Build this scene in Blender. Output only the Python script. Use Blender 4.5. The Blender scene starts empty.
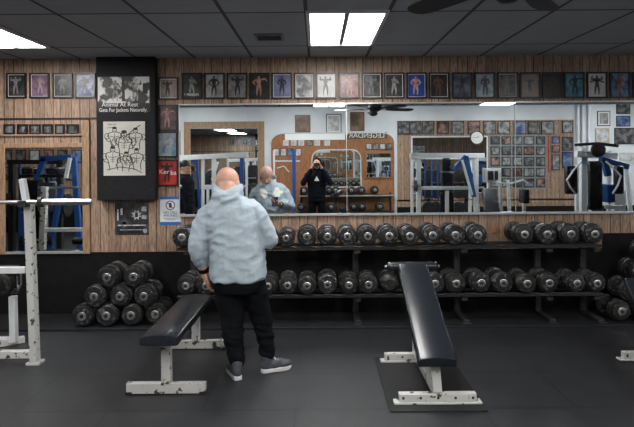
import bpy, bmesh, math, random
from mathutils import Vector, Matrix, noise
random.seed(7)
R = math.radians
COL = bpy.context.scene.collection
# ------------------------------------------------------------------ camera frame
F = 541.7; HC = 1.6; U0 = 317.0; V0 = 164.0; ROLL = R(0.45)
YW = 5.80            # front wall face
YM = 5.775           # mirror face
YB = -1.60           # rear wall face
XL, XR = -8.3, 8.3
def unroll(u, v):
    du, dv = u-317, v-213.5
    c, s = math.cos(ROLL), math.sin(ROLL)
    return 317+du*c-dv*s, 213.5+du*s+dv*c
def P(u, v, y):
    u, v = unroll(u, v)
    return Vector(((u-U0)/F*y, y, HC-(v-V0)/F*y))
def M(u, v, y):
    u, v = unroll(u, v); d = 2*YM-y
    return Vector(((u-U0)/F*d, y, HC-(v-V0)/F*d))
def ceil_z(y): return 2.746-0.0165*(YW-y)

# ------------------------------------------------------------------ materials
def mat(name, col, rough=0.6, metal=0.0, noise_amt=0.0, scale=20, bump=0.0, spec=0.5, stretch=(1,1,1), col2=None, lo=0.4, hi=0.6, coat=0.0):
    m = bpy.data.materials.new(name); m.use_nodes = True
    nt = m.node_tree; b = nt.nodes['Principled BSDF']
    b.inputs['Base Color'].default_value = (*col, 1); b.inputs['Roughness'].default_value = rough
    b.inputs['Metallic'].default_value = metal
    b.inputs['Specular IOR Level'].default_value = spec
    b.inputs['Coat Weight'].default_value = coat
    tc = nt.nodes.new('ShaderNodeTexCoord'); mp = nt.nodes.new('ShaderNodeMapping')
    oi = nt.nodes.new('ShaderNodeObjectInfo'); va = nt.nodes.new('ShaderNodeVectorMath'); va.operation = 'ADD'; nt.links.new(tc.outputs['Object'], va.inputs[0]); nt.links.new(oi.outputs['Location'], va.inputs[1]); nt.links.new(va.outputs[0], mp.inputs['Vector']); mp.inputs['Scale'].default_value = stretch
    n = nt.nodes.new('ShaderNodeTexNoise'); n.inputs['Scale'].default_value = scale; n.inputs['Detail'].default_value = 5
    nt.links.new(mp.outputs[0], n.inputs['Vector'])
    if col2 is None: col2 = tuple(min(1, c*(1+noise_amt)) for c in col); col1 = tuple(c*(1-noise_amt) for c in col); lo, hi = .3, .7
    else: col1 = col
    cr = nt.nodes.new('ShaderNodeValToRGB'); cr.color_ramp.elements[0].position = lo; cr.color_ramp.elements[1].position = hi
    cr.color_ramp.elements[0].color = (*col1, 1); cr.color_ramp.elements[1].color = (*col2, 1)
    nt.links.new(n.outputs['Fac'], cr.inputs[0]); nt.links.new(cr.outputs[0], b.inputs['Base Color'])
    if bump:
        bp = nt.nodes.new('ShaderNodeBump'); bp.inputs['Strength'].default_value = bump; bp.inputs['Distance'].default_value = .01
        nt.links.new(n.outputs['Fac'], bp.inputs['Height']); nt.links.new(bp.outputs[0], b.inputs['Normal'])
    return m
def emis(name, col, s):
    m = bpy.data.materials.new(name); m.use_nodes = True
    b = m.node_tree.nodes['Principled BSDF']; b.inputs['Base Color'].default_value = (.8,.8,.8,1)
    b.inputs['Emission Color'].default_value = (*col, 1); b.inputs['Emission Strength'].default_value = s
    return m
def wood_panel(name, base, dark, period=0.81, groove=True):
    m = bpy.data.materials.new(name); m.use_nodes = True; nt = m.node_tree; L = nt.links.new
    b = nt.nodes['Principled BSDF']; b.inputs['Roughness'].default_value = .55
    tc = nt.nodes.new('ShaderNodeTexCoord'); sp = nt.nodes.new('ShaderNodeSeparateXYZ'); L(tc.outputs['Object'], sp.inputs[0])
    dv = nt.nodes.new('ShaderNodeMath'); dv.operation = 'DIVIDE'; dv.inputs[1].default_value = period; L(sp.outputs[0], dv.inputs[0])
    fr = nt.nodes.new('ShaderNodeMath'); fr.operation = 'FRACT'; L(dv.outputs[0], fr.inputs[0])
    cr = nt.nodes.new('ShaderNodeValToRGB'); cr.color_ramp.interpolation = 'CONSTANT'
    cuts = [0, .13, .24, .40, .52, .61, .76, .87]; tones = [.95, 1.1, .82, 1.0, 1.15, .88, 1.05, .9]
    els = cr.color_ramp.elements
    els[0].position = 0; els[0].color = (.12,.12,.12,1); els[1].position = .009; els[1].color = (tones[0]*.8,)*3+(1,)
    for c, t in list(zip(cuts, tones))[1:]:
        e = els.new(c); e.color = (.12,.12,.12,1); e = els.new(c+.009); e.color = (t*.8,)*3+(1,)
    L(fr.outputs[0], cr.inputs[0])
    mp = nt.nodes.new('ShaderNodeMapping'); mp.inputs['Scale'].default_value = (14, 14, 1.3); L(tc.outputs['Object'], mp.inputs[0])
    n = nt.nodes.new('ShaderNodeTexNoise'); n.inputs['Scale'].default_value = 3.2; n.inputs['Detail'].default_value = 8; n.inputs['Distortion'].default_value = 2.2
    L(mp.outputs[0], n.inputs[0])
    c2 = nt.nodes.new('ShaderNodeValToRGB'); c2.color_ramp.elements[0].position = .33; c2.color_ramp.elements[1].position = .68
    c2.color_ramp.elements[0].color = (*dark, 1); c2.color_ramp.elements[1].color = (*base, 1); L(n.outputs['Fac'], c2.inputs[0])
    mx = nt.nodes.new('ShaderNodeMix'); mx.data_type = 'RGBA'; mx.blend_type = 'MULTIPLY'; mx.inputs[0].default_value = 1 if groove else 0
    L(c2.outputs[0], mx.inputs[6]); L(cr.outputs[0], mx.inputs[7]); L(mx.outputs[2], b.inputs['Base Color'])
    return m
WOOD = wood_panel('walnut_panelling', (.56,.375,.26), (.19,.118,.08))
WOODL = wood_panel('light_wood_board', (.42,.27,.16), (.2,.115,.065), groove=False)
ORANGE = wood_panel('orange_wood', (.42,.18,.07), (.20,.08,.03), groove=False)
BLACKWALL = mat('black_wall', (.006,.006,.0065), .75, noise_amt=.4, scale=9, spec=.18)
BOARD = mat('black_board', (.009,.0095,.012), .7, noise_amt=.3, scale=30, spec=.25)
REARPAINT = mat('grey_paint', (.66,.69,.72), .8, noise_amt=.06, scale=3)
STEEL = mat('worn_white_steel', (.50,.50,.48), .45, col2=(.05,.045,.04), scale=24, lo=.585, hi=.62)
WHITE = mat('white_steel', (.62,.64,.66), .4, noise_amt=.06)
BLUE = mat('blue_steel', (.015,.07,.25), .35, noise_amt=.1)
VINYL = mat('black_vinyl', (.012,.015,.020), .27, noise_amt=.2, scale=60, bump=.012, spec=.6)
FOAM = mat('black_foam', (.012,.012,.014), .75, noise_amt=.2, scale=80)
RUBBER = mat('rubber_plate', (.008,.008,.008), .42, col2=(.13,.13,.13), scale=30, lo=.56, hi=.74, bump=.25)
IRON = mat('cast_iron', (.018,.018,.019), .38, metal=.3, col2=(.18,.18,.185), scale=40, lo=.55, hi=.7, bump=.2)
CHROME = mat('worn_chrome', (.5,.5,.5), .3, metal=1, noise_amt=.25, scale=50)
BLACKM = mat('black_steel', (.020,.020,.021), .5, noise_amt=.4, scale=30, spec=.4)
FRAMEB = mat('black_frame', (.006,.006,.007), .35, noise_amt=.2)
FRAMEW = mat('brown_frame', (.11,.06,.03), .5, noise_amt=.2)
ALU = mat('aluminium', (.6,.62,.64), .35, metal=.7, noise_amt=.08)
WHT = mat('white_paper', (.75,.75,.72), .7, noise_amt=.05)
BLK = mat('black_ink', (.01,.01,.01), .6, noise_amt=.1)
SIGNBLUE = mat('sign_blue', (.02,.12,.40), .5, noise_amt=.05)
SIGNWHITE = mat('sign_white', (.62,.66,.7), .5, noise_amt=.05)
RED = mat('red_ink', (.42,.03,.02), .5, noise_amt=.3, scale=15)
SKIN = mat('skin', (.56,.31,.23), .5, noise_amt=.12, scale=22)
TROUSER = mat('black_cotton', (.004,.0045,.006), .9, noise_amt=.3, scale=30, bump=.1, spec=.12)
NAVY = mat('navy_cotton', (.005,.007,.013), .9, noise_amt=.3, scale=30, spec=.15)
SHOE = mat('grey_knit', (.05,.055,.065), .7, noise_amt=.5, scale=90)
SOLE = mat('white_sole', (.6,.6,.6), .5, noise_amt=.05)
GLASSB = mat('screen_glass', (.01,.01,.012), .1, noise_amt=.05)
DIFF = emis('lit_diffuser', (1, .985, .96), 13.0)
mir = bpy.data.materials.new('mirror_silver'); mir.use_nodes = True
_b = mir.node_tree.nodes['Principled BSDF']; _b.inputs['Base Color'].default_value = (.80,.85,.86,1); _b.inputs['Metallic'].default_value = 1; _b.inputs['Roughness'].default_value = 0.0

def cells(name, sx, sy, ox, oy, col, seam, w, rough, bumpy, offset=0.0, noise_s=6, namt=.25):
    """flat tiled surface (floor or ceiling) with thin seams in object x/y"""
    m = bpy.data.materials.new(name); m.use_nodes = True; nt = m.node_tree; L = nt.links.new
    b = nt.nodes['Principled BSDF']; b.inputs['Roughness'].default_value = rough
    tc = nt.nodes.new('ShaderNodeTexCoord'); mp = nt.nodes.new('ShaderNodeMapping'); L(tc.outputs['Object'], mp.inputs[0])
    mp.inputs['Location'].default_value = (ox, oy, 0)
    br = nt.nodes.new('ShaderNodeTexBrick'); L(mp.outputs[0], br.inputs[0])
    br.inputs['Scale'].default_value = 1; br.inputs['Brick Width'].default_value = sx; br.inputs['Row Height'].default_value = sy
    br.inputs['Mortar Size'].default_value = w; br.inputs['Mortar Smooth'].default_value = 0; br.offset = offset
    br.inputs['Color1'].default_value = (*[c*.93 for c in col], 1); br.inputs['Color2'].default_value = (*[c*1.07 for c in col], 1)
    br.inputs['Mortar'].default_value = (*seam, 1)
    n = nt.nodes.new('ShaderNodeTexNoise'); n.inputs['Scale'].default_value = noise_s; n.inputs['Detail'].default_value = 10; n.inputs['Roughness'].default_value = .7
    L(tc.outputs['Object'], n.inputs[0])
    cr = nt.nodes.new('ShaderNodeValToRGB'); cr.color_ramp.elements[0].position = .3; cr.color_ramp.elements[1].position = .7
    cr.color_ramp.elements[0].color = (1-namt,)*3+(1,); cr.color_ramp.elements[1].color = (1,)*3+(1,)
    L(n.outputs['Fac'], cr.inputs[0])
    mx = nt.nodes.new('ShaderNodeMix'); mx.data_type = 'RGBA'; mx.blend_type = 'MULTIPLY'; mx.inputs[0].default_value = 1
    L(br.outputs['Color'], mx.inputs[6]); L(cr.outputs[0], mx.inputs[7]); L(mx.outputs[2], b.inputs['Base Color'])
    n2 = nt.nodes.new('ShaderNodeTexNoise'); n2.inputs['Scale'].default_value = 120; n2.inputs['Detail'].default_value = 2; L(tc.outputs['Object'], n2.inputs[0])
    bp = nt.nodes.new('ShaderNodeBump'); bp.inputs['Strength'].default_value = bumpy; bp.inputs['Distance'].default_value = .004
    L(n2.outputs['Fac'], bp.inputs['Height']); L(bp.outputs[0], b.inputs['Normal'])
    return m
FLOOR = cells('rubber_floor', 1.22, .61, 0.15, .13, (.024,.0255,.030), (.004,.004,.004), .007, .45, .8, offset=.5, noise_s=5, namt=.62)
CEIL = cells('ceiling_tile', .61, 1.22, .07+6.1, -3.98+12.2, (.36,.37,.40), (.07,.07,.075), .014, .9, .3, namt=.12)
MAT_RUB = mat('rubber_mat', (.012,.0125,.014), .55, noise_amt=.35, scale=8, spec=.3)

# ------------------------------------------------------------------ mesh builder
class MB:
    def __init__(s): s.v = []; s.f = []; s.mi = []; s.cur = 0
    def add(s, vs, fs):
        o = len(s.v); s.v += [Vector(v) for v in vs]; s.f += [tuple(i+o for i in f) for f in fs]; s.mi += [s.cur]*len(fs); return s
    def box(s, c, size, rot=None):
        hx, hy, hz = [k/2 for k in size]; c = Vector(c)
        vs = [Vector((x,y,z)) for x in (-hx,hx) for y in (-hy,hy) for z in (-hz,hz)]
        if rot: vs = [rot @ v for v in vs]
        return s.add([v+c for v in vs], [(0,1,3,2),(4,6,7,5),(0,4,5,1),(2,3,7,6),(0,2,6,4),(1,5,7,3)])
    def b2(s, a, b):
        a = Vector(a); b = Vector(b)
        return s.box((a+b)/2, [abs(k) for k in (b-a)])
    def bar(s, p, q, w, h=None, up=(0,0,1)):
        """rectangular tube from p to q"""
        p = Vector(p); q = Vector(q); h = h or w; d = (q-p); l = d.length; d.normalize(); up = Vector(up)
        if abs(d.dot(up)) > .98: up = Vector((0,1,0))
        x = d.cross(up).normalized(); z = x.cross(d).normalized()
        return s.box((p+q)/2, (w, l, h), Matrix((x, d, z)).transposed())
    def lathe(s, prof, p, axis, n=20):
        """prof: list of (radius, distance along axis)"""
        p = Vector(p); a = Vector(axis).normalized(); t = Vector((0,0,1)) if abs(a.z) < .9 else Vector((1,0,0))
        x = a.cross(t).normalized(); y = a.cross(x); vs = []; fs = []
        for r, h in prof:
            for k in range(n):
                th = 2*math.pi*k/n; vs.append(p+a*h+(x*math.cos(th)+y*math.sin(th))*max(r, 1e-4))
        for i in range(len(prof)-1):
            for k in range(n): fs.append((i*n+k, i*n+(k+1)%n, (i+1)*n+(k+1)%n, (i+1)*n+k))
        fs.append(tuple(range(n))[::-1]); fs.append(tuple((len(prof)-1)*n+k for k in range(n)))
        return s.add(vs, fs)
    def cyl(s, p, q, r, r2=None, n=16):
        p = Vector(p); q = Vector(q); return s.lathe([(r, 0), (r if r2 is None else r2, (q-p).length)], p, q-p, n)
    def ball(s, c, r, n=14, rot=None):
        if not hasattr(r, '__len__'): r = (r, r, r)
        c = Vector(c); vs = []; fs = []; m = n//2+1
        for i in range(m+1):
            ph = math.pi*i/m
            for k in range(n):
                th = 2*math.pi*k/n; v = Vector((r[0]*math.sin(ph)*math.cos(th), r[1]*math.sin(ph)*math.sin(th), r[2]*math.cos(ph)))
                if i in (0, m): v = Vector((k*1e-5, 0, r[2]*math.cos(ph)))
                if rot: v = rot @ v
                vs.append(c+v)
        for i in range(m):
            for k in range(n): fs.append((i*n+k, (i+1)*n+k, (i+1)*n+(k+1)%n, i*n+(k+1)%n))
        return s.add(vs, fs)
    def cap(s, p, q, r, r2=None, n=14):
        """tapered capsule"""
        r2 = r if r2 is None else r2; s.cyl(p, q, r, r2, n); s.ball(p, r, n); s.ball(q, r2, n); return s
    def chain(s, pts, rs, n=14):
        for i in range(len(pts)-1): s.cap(pts[i], pts[i+1], rs[i], rs[i+1], n)
        return s
    def tube(s, pts, r, n=8):
        for i in range(len(pts)-1): s.cyl(pts[i], pts[i+1], r, n=n); s.ball(pts[i+1], r, n)
        return s
    def loft(s, rings, n=28, pw=2.3):
        """rings: (cx,cy,cz,rx,ry)"""
        vs = []; fs = []
        for cx, cy, cz, rx, ry in rings:
            for k in range(n):
                th = 2*math.pi*k/n; c, d = math.cos(th), math.sin(th)
                vs.append((cx+rx*math.copysign(abs(c)**(2/pw), c), cy+ry*math.copysign(abs(d)**(2/pw), d), cz))
        for i in range(len(rings)-1):
            for k in range(n): fs.append((i*n+k, i*n+(k+1)%n, (i+1)*n+(k+1)%n, (i+1)*n+k))
        fs.append(tuple(range(n))[::-1]); fs.append(tuple((len(rings)-1)*n+k for k in range(n)))
        return s.add(vs, fs)
    def prism(s, poly, y0, y1):
        """poly of (x,z) extruded along y"""
        n = len(poly); vs = [(x, y0, z) for x, z in poly]+[(x, y1, z) for x, z in poly]
        fs = [tuple(range(n)), tuple(range(n, 2*n))[::-1]]+[(i, i+n, (i+1) % n+n, (i+1) % n) for i in range(n)]
        return s.add(vs, fs)
    def build(s, name, m, parent=None, origin=(0,0,0), bevel=0, segs=2, smooth=True):
        me = bpy.data.meshes.new(name); o = Vector(origin)
        me.from_pydata([v-o for v in s.v], [], s.f)
        ms = m if isinstance(m, (list, tuple)) else [m]
        for q in ms: me.materials.append(q)
        me.polygons.foreach_set('material_index', s.mi)
        bm = bmesh.new(); bm.from_mesh(me); bmesh.ops.recalc_face_normals(bm, faces=bm.faces); bm.to_mesh(me); bm.free()
        if smooth:
            me.polygons.foreach_set('use_smooth', [True]*len(me.polygons)); me.set_sharp_from_angle(angle=R(38))
        ob = bpy.data.objects.new(name, me); COL.objects.link(ob)
        if parent: ob.parent = parent
        else: ob.location = o
        if bevel:
            b = ob.modifiers.new('bevel', 'BEVEL'); b.width = bevel; b.segments = segs; b.limit_method = 'ANGLE'
        return ob
def tag(o, label=None, cat=None, group=None, kind=None):
    if label: o['label'] = label
    if cat: o['category'] = cat
    if group: o['group'] = group
    if kind: o['kind'] = kind
    return o
def thing(name, label, cat, loc=(0,0,0), rotz=0, group=None):
    o = bpy.data.objects.new(name, None); COL.objects.link(o); o.location = loc; o.rotation_euler = (0,0,rotz)
    o.empty_display_size = .05
    return tag(o, label, cat, group)
def dup(root, loc, label=None, group=None, rotz=None):
    r = root.copy(); COL.objects.link(r); r.location = loc
    if rotz is not None: r.rotation_euler = (0,0,rotz)
    if label: r['label'] = label
    if group: r['group'] = group
    for ch in list(root.children):
        c = ch.copy(); COL.objects.link(c); c.parent = r
        for g in list(ch.children):
            d = g.copy(); COL.objects.link(d); d.parent = c
    return r
def struct(o, label=None): return tag(o, label, None, None, 'structure')
def text(name, s, m, size, loc, parent=None, back=False, thick=.001, align='LEFT', sx=1.0):
    cu = bpy.data.curves.new('t', 'FONT'); cu.body = s; cu.size = size; cu.extrude = thick; cu.align_x = align
    t = bpy.data.objects.new('t', cu); COL.objects.link(t)
    dg = bpy.context.evaluated_depsgraph_get(); me = bpy.data.meshes.new_from_object(t.evaluated_get(dg))
    bpy.data.objects.remove(t)
    me.name = name; me.transform(Matrix.Scale(sx, 4, (1,0,0)))
    me.transform(Matrix.Rotation(R(90), 4, 'X'))
    if back: me.transform(Matrix.Rotation(R(180), 4, 'Z'))
    me.materials.clear(); me.materials.append(m)
    o = bpy.data.objects.new(name, me); COL.objects.link(o)
    if parent: o.parent = parent
    o.location = loc
    return o
ORD = ['first','second','third','fourth','fifth','sixth','seventh','eighth','ninth','tenth','eleventh','twelfth','thirteenth','fourteenth','fifteenth','sixteenth','seventeenth','eighteenth','nineteenth','twentieth','twenty-first']

# ------------------------------------------------------------------ room shell
struct(MB().b2((XL,YB,-.1),(XR,YW+.1,0)).build('floor', FLOOR), 'black rubber gym floor laid in tiles')
YS = 1.45; mb = MB(); z0, z1 = ceil_z(YS), ceil_z(YW+.1)
mb.add([(XL,YS,z0),(XR,YS,z0),(XR,YW+.1,z1),(XL,YW+.1,z1),(XL,YS,z0+.1),(XR,YS,z0+.1),(XR,YW+.1,z1+.1),(XL,YW+.1,z1+.1)],
       [(0,1,2,3),(7,6,5,4),(0,4,5,1),(1,5,6,2),(2,6,7,3),(3,7,4,0)])
struct(mb.build('ceiling', CEIL), 'dark grey suspended tile ceiling')
struct(MB().b2((XL,YW,0),(XR,YW+.1,2.8)).build('wall_front', WOOD), 'wall of brown grooved wood panelling')
struct(MB().b2((XL,YB-.1,3.2),(XR,YS,3.3)).build('ceiling', REARPAINT), 'higher painted ceiling over the rear of the room')
struct(MB().b2((XL,YS-.05,z0),(XR,YS,3.2)).build('trim_13', REARPAINT))
struct(MB().b2((XL,YB-.1,0),(XR,YB,3.2)).build('wall_rear', REARPAINT), 'pale grey painted wall seen in the mirrors')
struct(MB().b2((XL-.1,YB,0),(XL,YW,3.2)).build('wall_left', REARPAINT))
struct(MB().b2((XR,YB,0),(XR+.1,YW,3.2)).build('wall_right', REARPAINT))
# black wainscot
zl = P(100,252,YW).z; zr = P(615,233,YW).z; xr = P(602,233,YW).x
struct(MB().prism([(XL,0),(XR,0),(XR,zr),(xr,zr),(xr,zl),(XL,zl)], YW-.012, YW).build('trim_1', BLACKWALL), 'black lower part of the wall behind the dumbbell rack')
a = P(95.8,56,YW-.11); b = P(155.6,200,YW-.11)
struct(MB().b2((a.x,YW-.11,b.z),(b.x,YW,ceil_z(YW-.11)-.001)).build('trim_2', BOARD, bevel=.004), 'black boxed-in pillar with two posters on it')
PILY = YW-.11
struct(MB().b2((P(0,119,YW).x-3,YW-.012,P(0,120,YW).z),(a.x,YW,P(0,118.3,YW).z)).build('trim_3', BLK))
kn = P(494,229.5,YW)
struct(MB().lathe([(.042,0),(.042,.004),(.034,.006),(.0,.006)], (kn.x,YW,kn.z), (0,-1,0), 20).build('trim_4', ORANGE), 'round wood knot plug in the panelling')
# wood framing round the low left mirror
m0 = P(5,148,YM); m1 = P(83,252,YM)
fr = MB()
fr.b2((m0.x-.07,YW-.03,m1.z-.02),(m0.x,YW,m0.z)); fr.b2((m1.x,YW-.03,m1.z-.02),(m1.x+.075,YW,P(0,121,YW).z))
fr.b2((m0.x-.07,YW-.03,m0.z),(m1.x,YW,m0.z+.05)); fr.b2((m0.x-.07,YW-.025,P(0,136.5,YW).z),(m1.x,YW,P(0,134.6,YW).z))
struct(fr.build('trim_5', WOODL, bevel=.003), 'light wooden framing round the low mirror on the left')

# ------------------------------------------------------------------ mirrors on the front wall
def wall_mirror(u0, v0, u1, v1, label, group=None, edge=True):
    a = P(u0, v0, YM); b = P(u1, v1, YM)
    zt = P((u0+u1)/2, v0, YM).z; zb = P((u0+u1)/2, v1, YM).z
    t = thing('wall_mirror', label, 'mirror', ((a.x+b.x)/2, YW, zb), 0, group)
    o = t.location
    MB().b2((a.x+.002,YM,zb),(b.x-.002,YW-.001,zt)).build('glass_pane', mir, t, o, smooth=False)
    if edge:
        MB().b2((a.x+.001,YM-.012,zb-.018),(b.x-.001,YW-.001,zb)).b2((a.x+.001,YM-.012,zb),(b.x-.001,YM-.001,zb+.006)).build('bottom_channel', ALU, t, o)
    return t
ZT = P(346,104,YM).z; ZB = P(346,214,YM).z
def main_mirror(u0, u1, label):
    x0 = (unroll(u0,160)[0]-U0)/F*YM; x1 = (unroll(u1,160)[0]-U0)/F*YM
    t = thing('wall_mirror', label, 'mirror', ((x0+x1)/2, YW, ZB)); o = t.location
    MB().b2((x0+.0015,YM,ZB),(x1-.0015,YW-.001,ZT)).build('glass_pane', mir, t, o, smooth=False)
    MB().b2((x0+.001,YM-.01,ZB-.016),(x1-.001,YW-.001,ZB)).b2((x0+.001,YM-.01,ZB),(x1-.001,YM-.001,ZB+.008)).build('bottom_channel', ALU, t, o)
    MB().b2((x0+.001,YM-.008,ZT),(x1-.001,YW-.001,ZT+.012)).build('top_channel', ALU, t, o)
    MB().b2((x0,YM-.004,ZB),(x0+.006,YM-.0005,ZT)).build('edge_strip', ALU, t, o)
    return t
main_mirror(179, 346.3, 'large wall mirror pane above the dumbbells reflecting the man in grey and the photographer')
tm = main_mirror(346.3, 515, 'large middle wall mirror pane reflecting the white cable machine')
main_mirror(515, 700, 'large wall mirror pane at the right reflecting the chest machine')
wall_mirror(5, 148.5, 83, 252, 'low mirror in a light wooden frame behind the squat rack')

# ------------------------------------------------------------------ framed prints
def figure(mb, cx, cz, h, pose, y, th=.0015):
    """printed standing figure, flat strokes in the xz plane of the print; h = height"""
    def st(p, q, w0, w1):
        p = Vector((p[0], p[1])); q = Vector((q[0], q[1])); d = (q-p); n = Vector((-d.y, d.x)).normalized()
        pts = [p+n*w0/2, q+n*w1/2, q-n*w1/2, p-n*w0/2]
        mb.prism([(cx+a.x*h, cz+a.y*h) for a in pts], y-th, y)
    def disc(c, r, ry=None):
        ry = ry or r; mb.prism([(cx+(c[0]+r*math.cos(t*math.pi/5))*h, cz+(c[1]+ry*math.sin(t*math.pi/5))*h) for t in range(10)], y-th, y)
    disc((0,.43), .055, .07); st((0,.39),(0,.33),.06,.09)
    st((0,.36),(0,.08),.30,.15); st((0,.1),(0,-.03),.15,.2)
    st((-.05,0),(-.09,-.25),.12,.08); st((-.09,-.24),(-.11,-.48),.085,.04)
    st((.05,0),(.1,-.25),.12,.08); st((.1,-.24),(.09,-.48),.085,.04)
    if pose == 0:   # arms flexed up
        for s in (-1,1): st((s*.14,.31),(s*.28,.3),.09,.08); st((s*.28,.3),(s*.23,.46),.075,.05)
    elif pose == 1:  # hands on hips
        for s in (-1,1): st((s*.14,.32),(s*.26,.15),.09,.075); st((s*.26,.15),(s*.12,.02),.07,.05)
    elif pose == 2:  # arms crossed down
        for s in (-1,1): st((s*.14,.32),(s*.22,.12),.09,.075); st((s*.22,.12),(s*.02,.04),.07,.05)
    elif pose == 3:  # one arm out
        st((-.14,.32),(-.3,.18),.09,.07); st((-.3,.18),(-.18,.08),.07,.05); st((.14,.32),(.32,.36),.09,.07); st((.32,.36),(.42,.24),.065,.045)
    else:            # side pose
        st((-.12,.32),(.06,.14),.1,.08); st((.06,.14),(.2,.22),.07,.05); st((.14,.3),(.24,.12),.09,.06)
pm_cache = {}
def printmat(bg, bg2, sc=14):
    k = (bg, bg2, sc)
    if k not in pm_cache: pm_cache[k] = mat('photo_print', bg, .3, col2=bg2, scale=sc, lo=.38, hi=.62)
    return pm_cache[k]
def framed(u0, v0, u1, v1, bg, bg2, fig, pose, label, y=YW, border=None, bw=.006, group=None, name='framed_photo', wall_y=None, fig_h=.86, fig_w=None, ps=16):
    a = P(u0, v0, y); b = P(u1, v1, y); cx = (a.x+b.x)/2; W = b.x-a.x; zc = P((u0+u1)/2, (v0+v1)/2, y).z; H = (v1-v0)/F*y
    t = thing(name, label, 'picture', (cx, y, zc-H/2), 0, group); o = t.location; fw = .016; dp = .022
    f = MB(); x0, x1, za, zb = cx-W/2, cx+W/2, zc-H/2, zc+H/2
    f.b2((x0,y-dp,za),(x0+fw,y,zb)); f.b2((x1-fw,y-dp,za),(x1,y,zb)); f.b2((x0+fw,y-dp,za),(x1-fw,y,za+fw)); f.b2((x0+fw,y-dp,zb-fw),(x1-fw,y,zb))
    f.build('frame', FRAMEB, t, o)
    yp = y-.010
    if border:
        MB().b2((x0+fw,yp,za+fw),(x1-fw,y-.002,zb-fw)).build('mount', border, t, o); yp -= .001
        k = bw+fw
    else: k = fw
    pr = MB().b2((x0+k,yp,za+k),(x1-k,y-.003,zb-k)).build('print', printmat(bg, bg2, ps), t, o)
    if fig is not None:
        m = MB(); figure(m, cx+random.uniform(-.01,.01), zc+H*(.0), (H-2*k)*fig_h, pose, yp)
        fo = m.build('printed_figure', printmat(fig, tuple(c*.55 for c in fig), 30), t, o, smooth=False); fo.parent = pr
    return t
g = lambda x: (x, x, x)
WM = mat('white_mount', (.7,.7,.7), .7, noise_amt=.05)
rows = [
 (g(.015), g(.05), g(.30), 4, None, 'dark grey photo of twisting bodybuilder above white lettering'),
 (g(.20), g(.34), g(.03), 1, None, 'grey photo of bodybuilder with hands on hips'),
 (g(.10), g(.26), g(.02), 0, None, 'dark grey photo of bodybuilder flexing'),
 (g(.008), g(.02), (.42,.22,.15), 3, None, 'dark colour photo of tanned bodybuilder, one arm out'),
 ((.08,.10,.20), (.16,.17,.26), (.02,.025,.06), 2, WM, 'blue-grey photo of bodybuilder clasping hands'),
 (g(.10), g(.45), g(.16), 1, WM, 'pale grey photo of standing bodybuilder'),
 (g(.38), g(.50), g(.10), 0, None, 'faded white photo of bodybuilder raising arms'),
 ((.10,.02,.03), (.30,.16,.15), (.50,.30,.24), 3, None, 'maroon photo of posing bodybuilder'),
 (g(.015), g(.09), g(.20), 0, WM, 'dark grey photo of double biceps pose'),
 (g(.02), g(.05), g(.38), 4, WM, 'black photo of pale bodybuilder in side pose'),
 ((.01,.04,.20), (.02,.06,.26), (.55,.33,.27), 1, WM, 'bright blue photo of bodybuilder'),
 (g(.01), g(.03), (.16,.06,.04), 1, WM, 'almost black photo of reddish bodybuilder'),
 ((.02,.03,.07), (.10,.11,.16), g(.05), 4, None, 'dark blue photo of stage figures'),
 ((.16,.20,.24), (.30,.34,.36), (.05,.08,.12), 2, None, 'grey-teal photo of crouching bodybuilder'),
 (g(.02), g(.10), g(.16), 3, WM, 'dark collage photo with thin white edge'),
 ((.16,.13,.11), (.22,.18,.16), (.05,.08,.12), 0, None, 'brown-grey photo of small flexing figure'),
 (g(.006), g(.012), (.05,.025,.02), 2, None, 'black photo of barely visible bodybuilder'),
 ((.01,.10,.16), (.06,.22,.28), g(.02), 3, None, 'teal photo of dark bent figure'),
 (g(.45), g(.55), g(.06), 0, None, 'white photo of dark bodybuilder under swirl'),
 ((.01,.03,.10), (.14,.26,.42), (.36,.15,.08), 4, None, 'speckled blue and white photo with orange figure'),
 ((.02,.10,.16), (.10,.22,.28), g(.05), 1, None, 'teal photo cut by the picture edge'),
]
us = [182,204.5,227,249.4,271.6,294,316,339,361.5,383.7,406,428.5,451.5,474,497,519.4,541.6,563.3,586,609,631.5]
for k, (r_, u) in enumerate(zip(rows, us)):
    bg, bg2, fg, pose, bd, d = r_
    t = framed(u, 73.2-(u-190)*.0022-(u-317)*0, u+20.6, 99.2-(u-190)*.0022, bg, bg2, fg, pose, f'framed {d}, {ORD[k]} from left above big mirrors', border=bd, group='framed bodybuilder photos in the row above the mirrors', fig_h=.6 if k == 15 else .86)
    if k == 0:
        pr = [c for c in t.children if c.name.startswith('print')][0]
        text('title_lettering', 'Y MUSEUM', WHT, .038, (-.088, -.0115, .035), t, sx=.86)
    if k == 18:
        w = MB(); c = P(u+10, 83, YW)
        for i in range(8): w.prism([(c.x-.07+i*.018, c.z+.02*math.sin(i*.4)),(c.x-.05+i*.018, c.z+.02*math.sin((i+1)*.4)),(c.x-.05+i*.018, c.z+.015+.02*math.sin((i+1)*.4)),(c.x-.07+i*.018, c.z+.015+.02*math.sin(i*.4))], YW-.0135, YW-.0118)
        w.build('printed_swirl', BLK, t, t.location)
lrow = [(7,27,g(.015),g(.05),g(.25),0,WM,'black and white flexing bodybuilder photo, leftmost above the low mirror'),
        (30,50,(.10,.05,.11),(.22,.14,.20),(.45,.33,.30),4,WM,'purple photo of a posing figure, second from the left end of the wall'),
        (53,73.3,g(.02),g(.06),g(.22),2,WM,'dark photo of a crouching bodybuilder, third from the left end of the wall'),
        (75.3,96,(.02,.03,.12),(.25,.30,.42),(.12,.09,.10),3,WM,'navy and white photo beside the black pillar')]
for u0, u1, bg, bg2, fg, pose, bd, d in lrow:
    framed(u0, 73.2, u1, 98.2, bg, bg2, fg, pose, 'framed '+d, border=bd, group='framed photos left of the black pillar')
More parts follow.
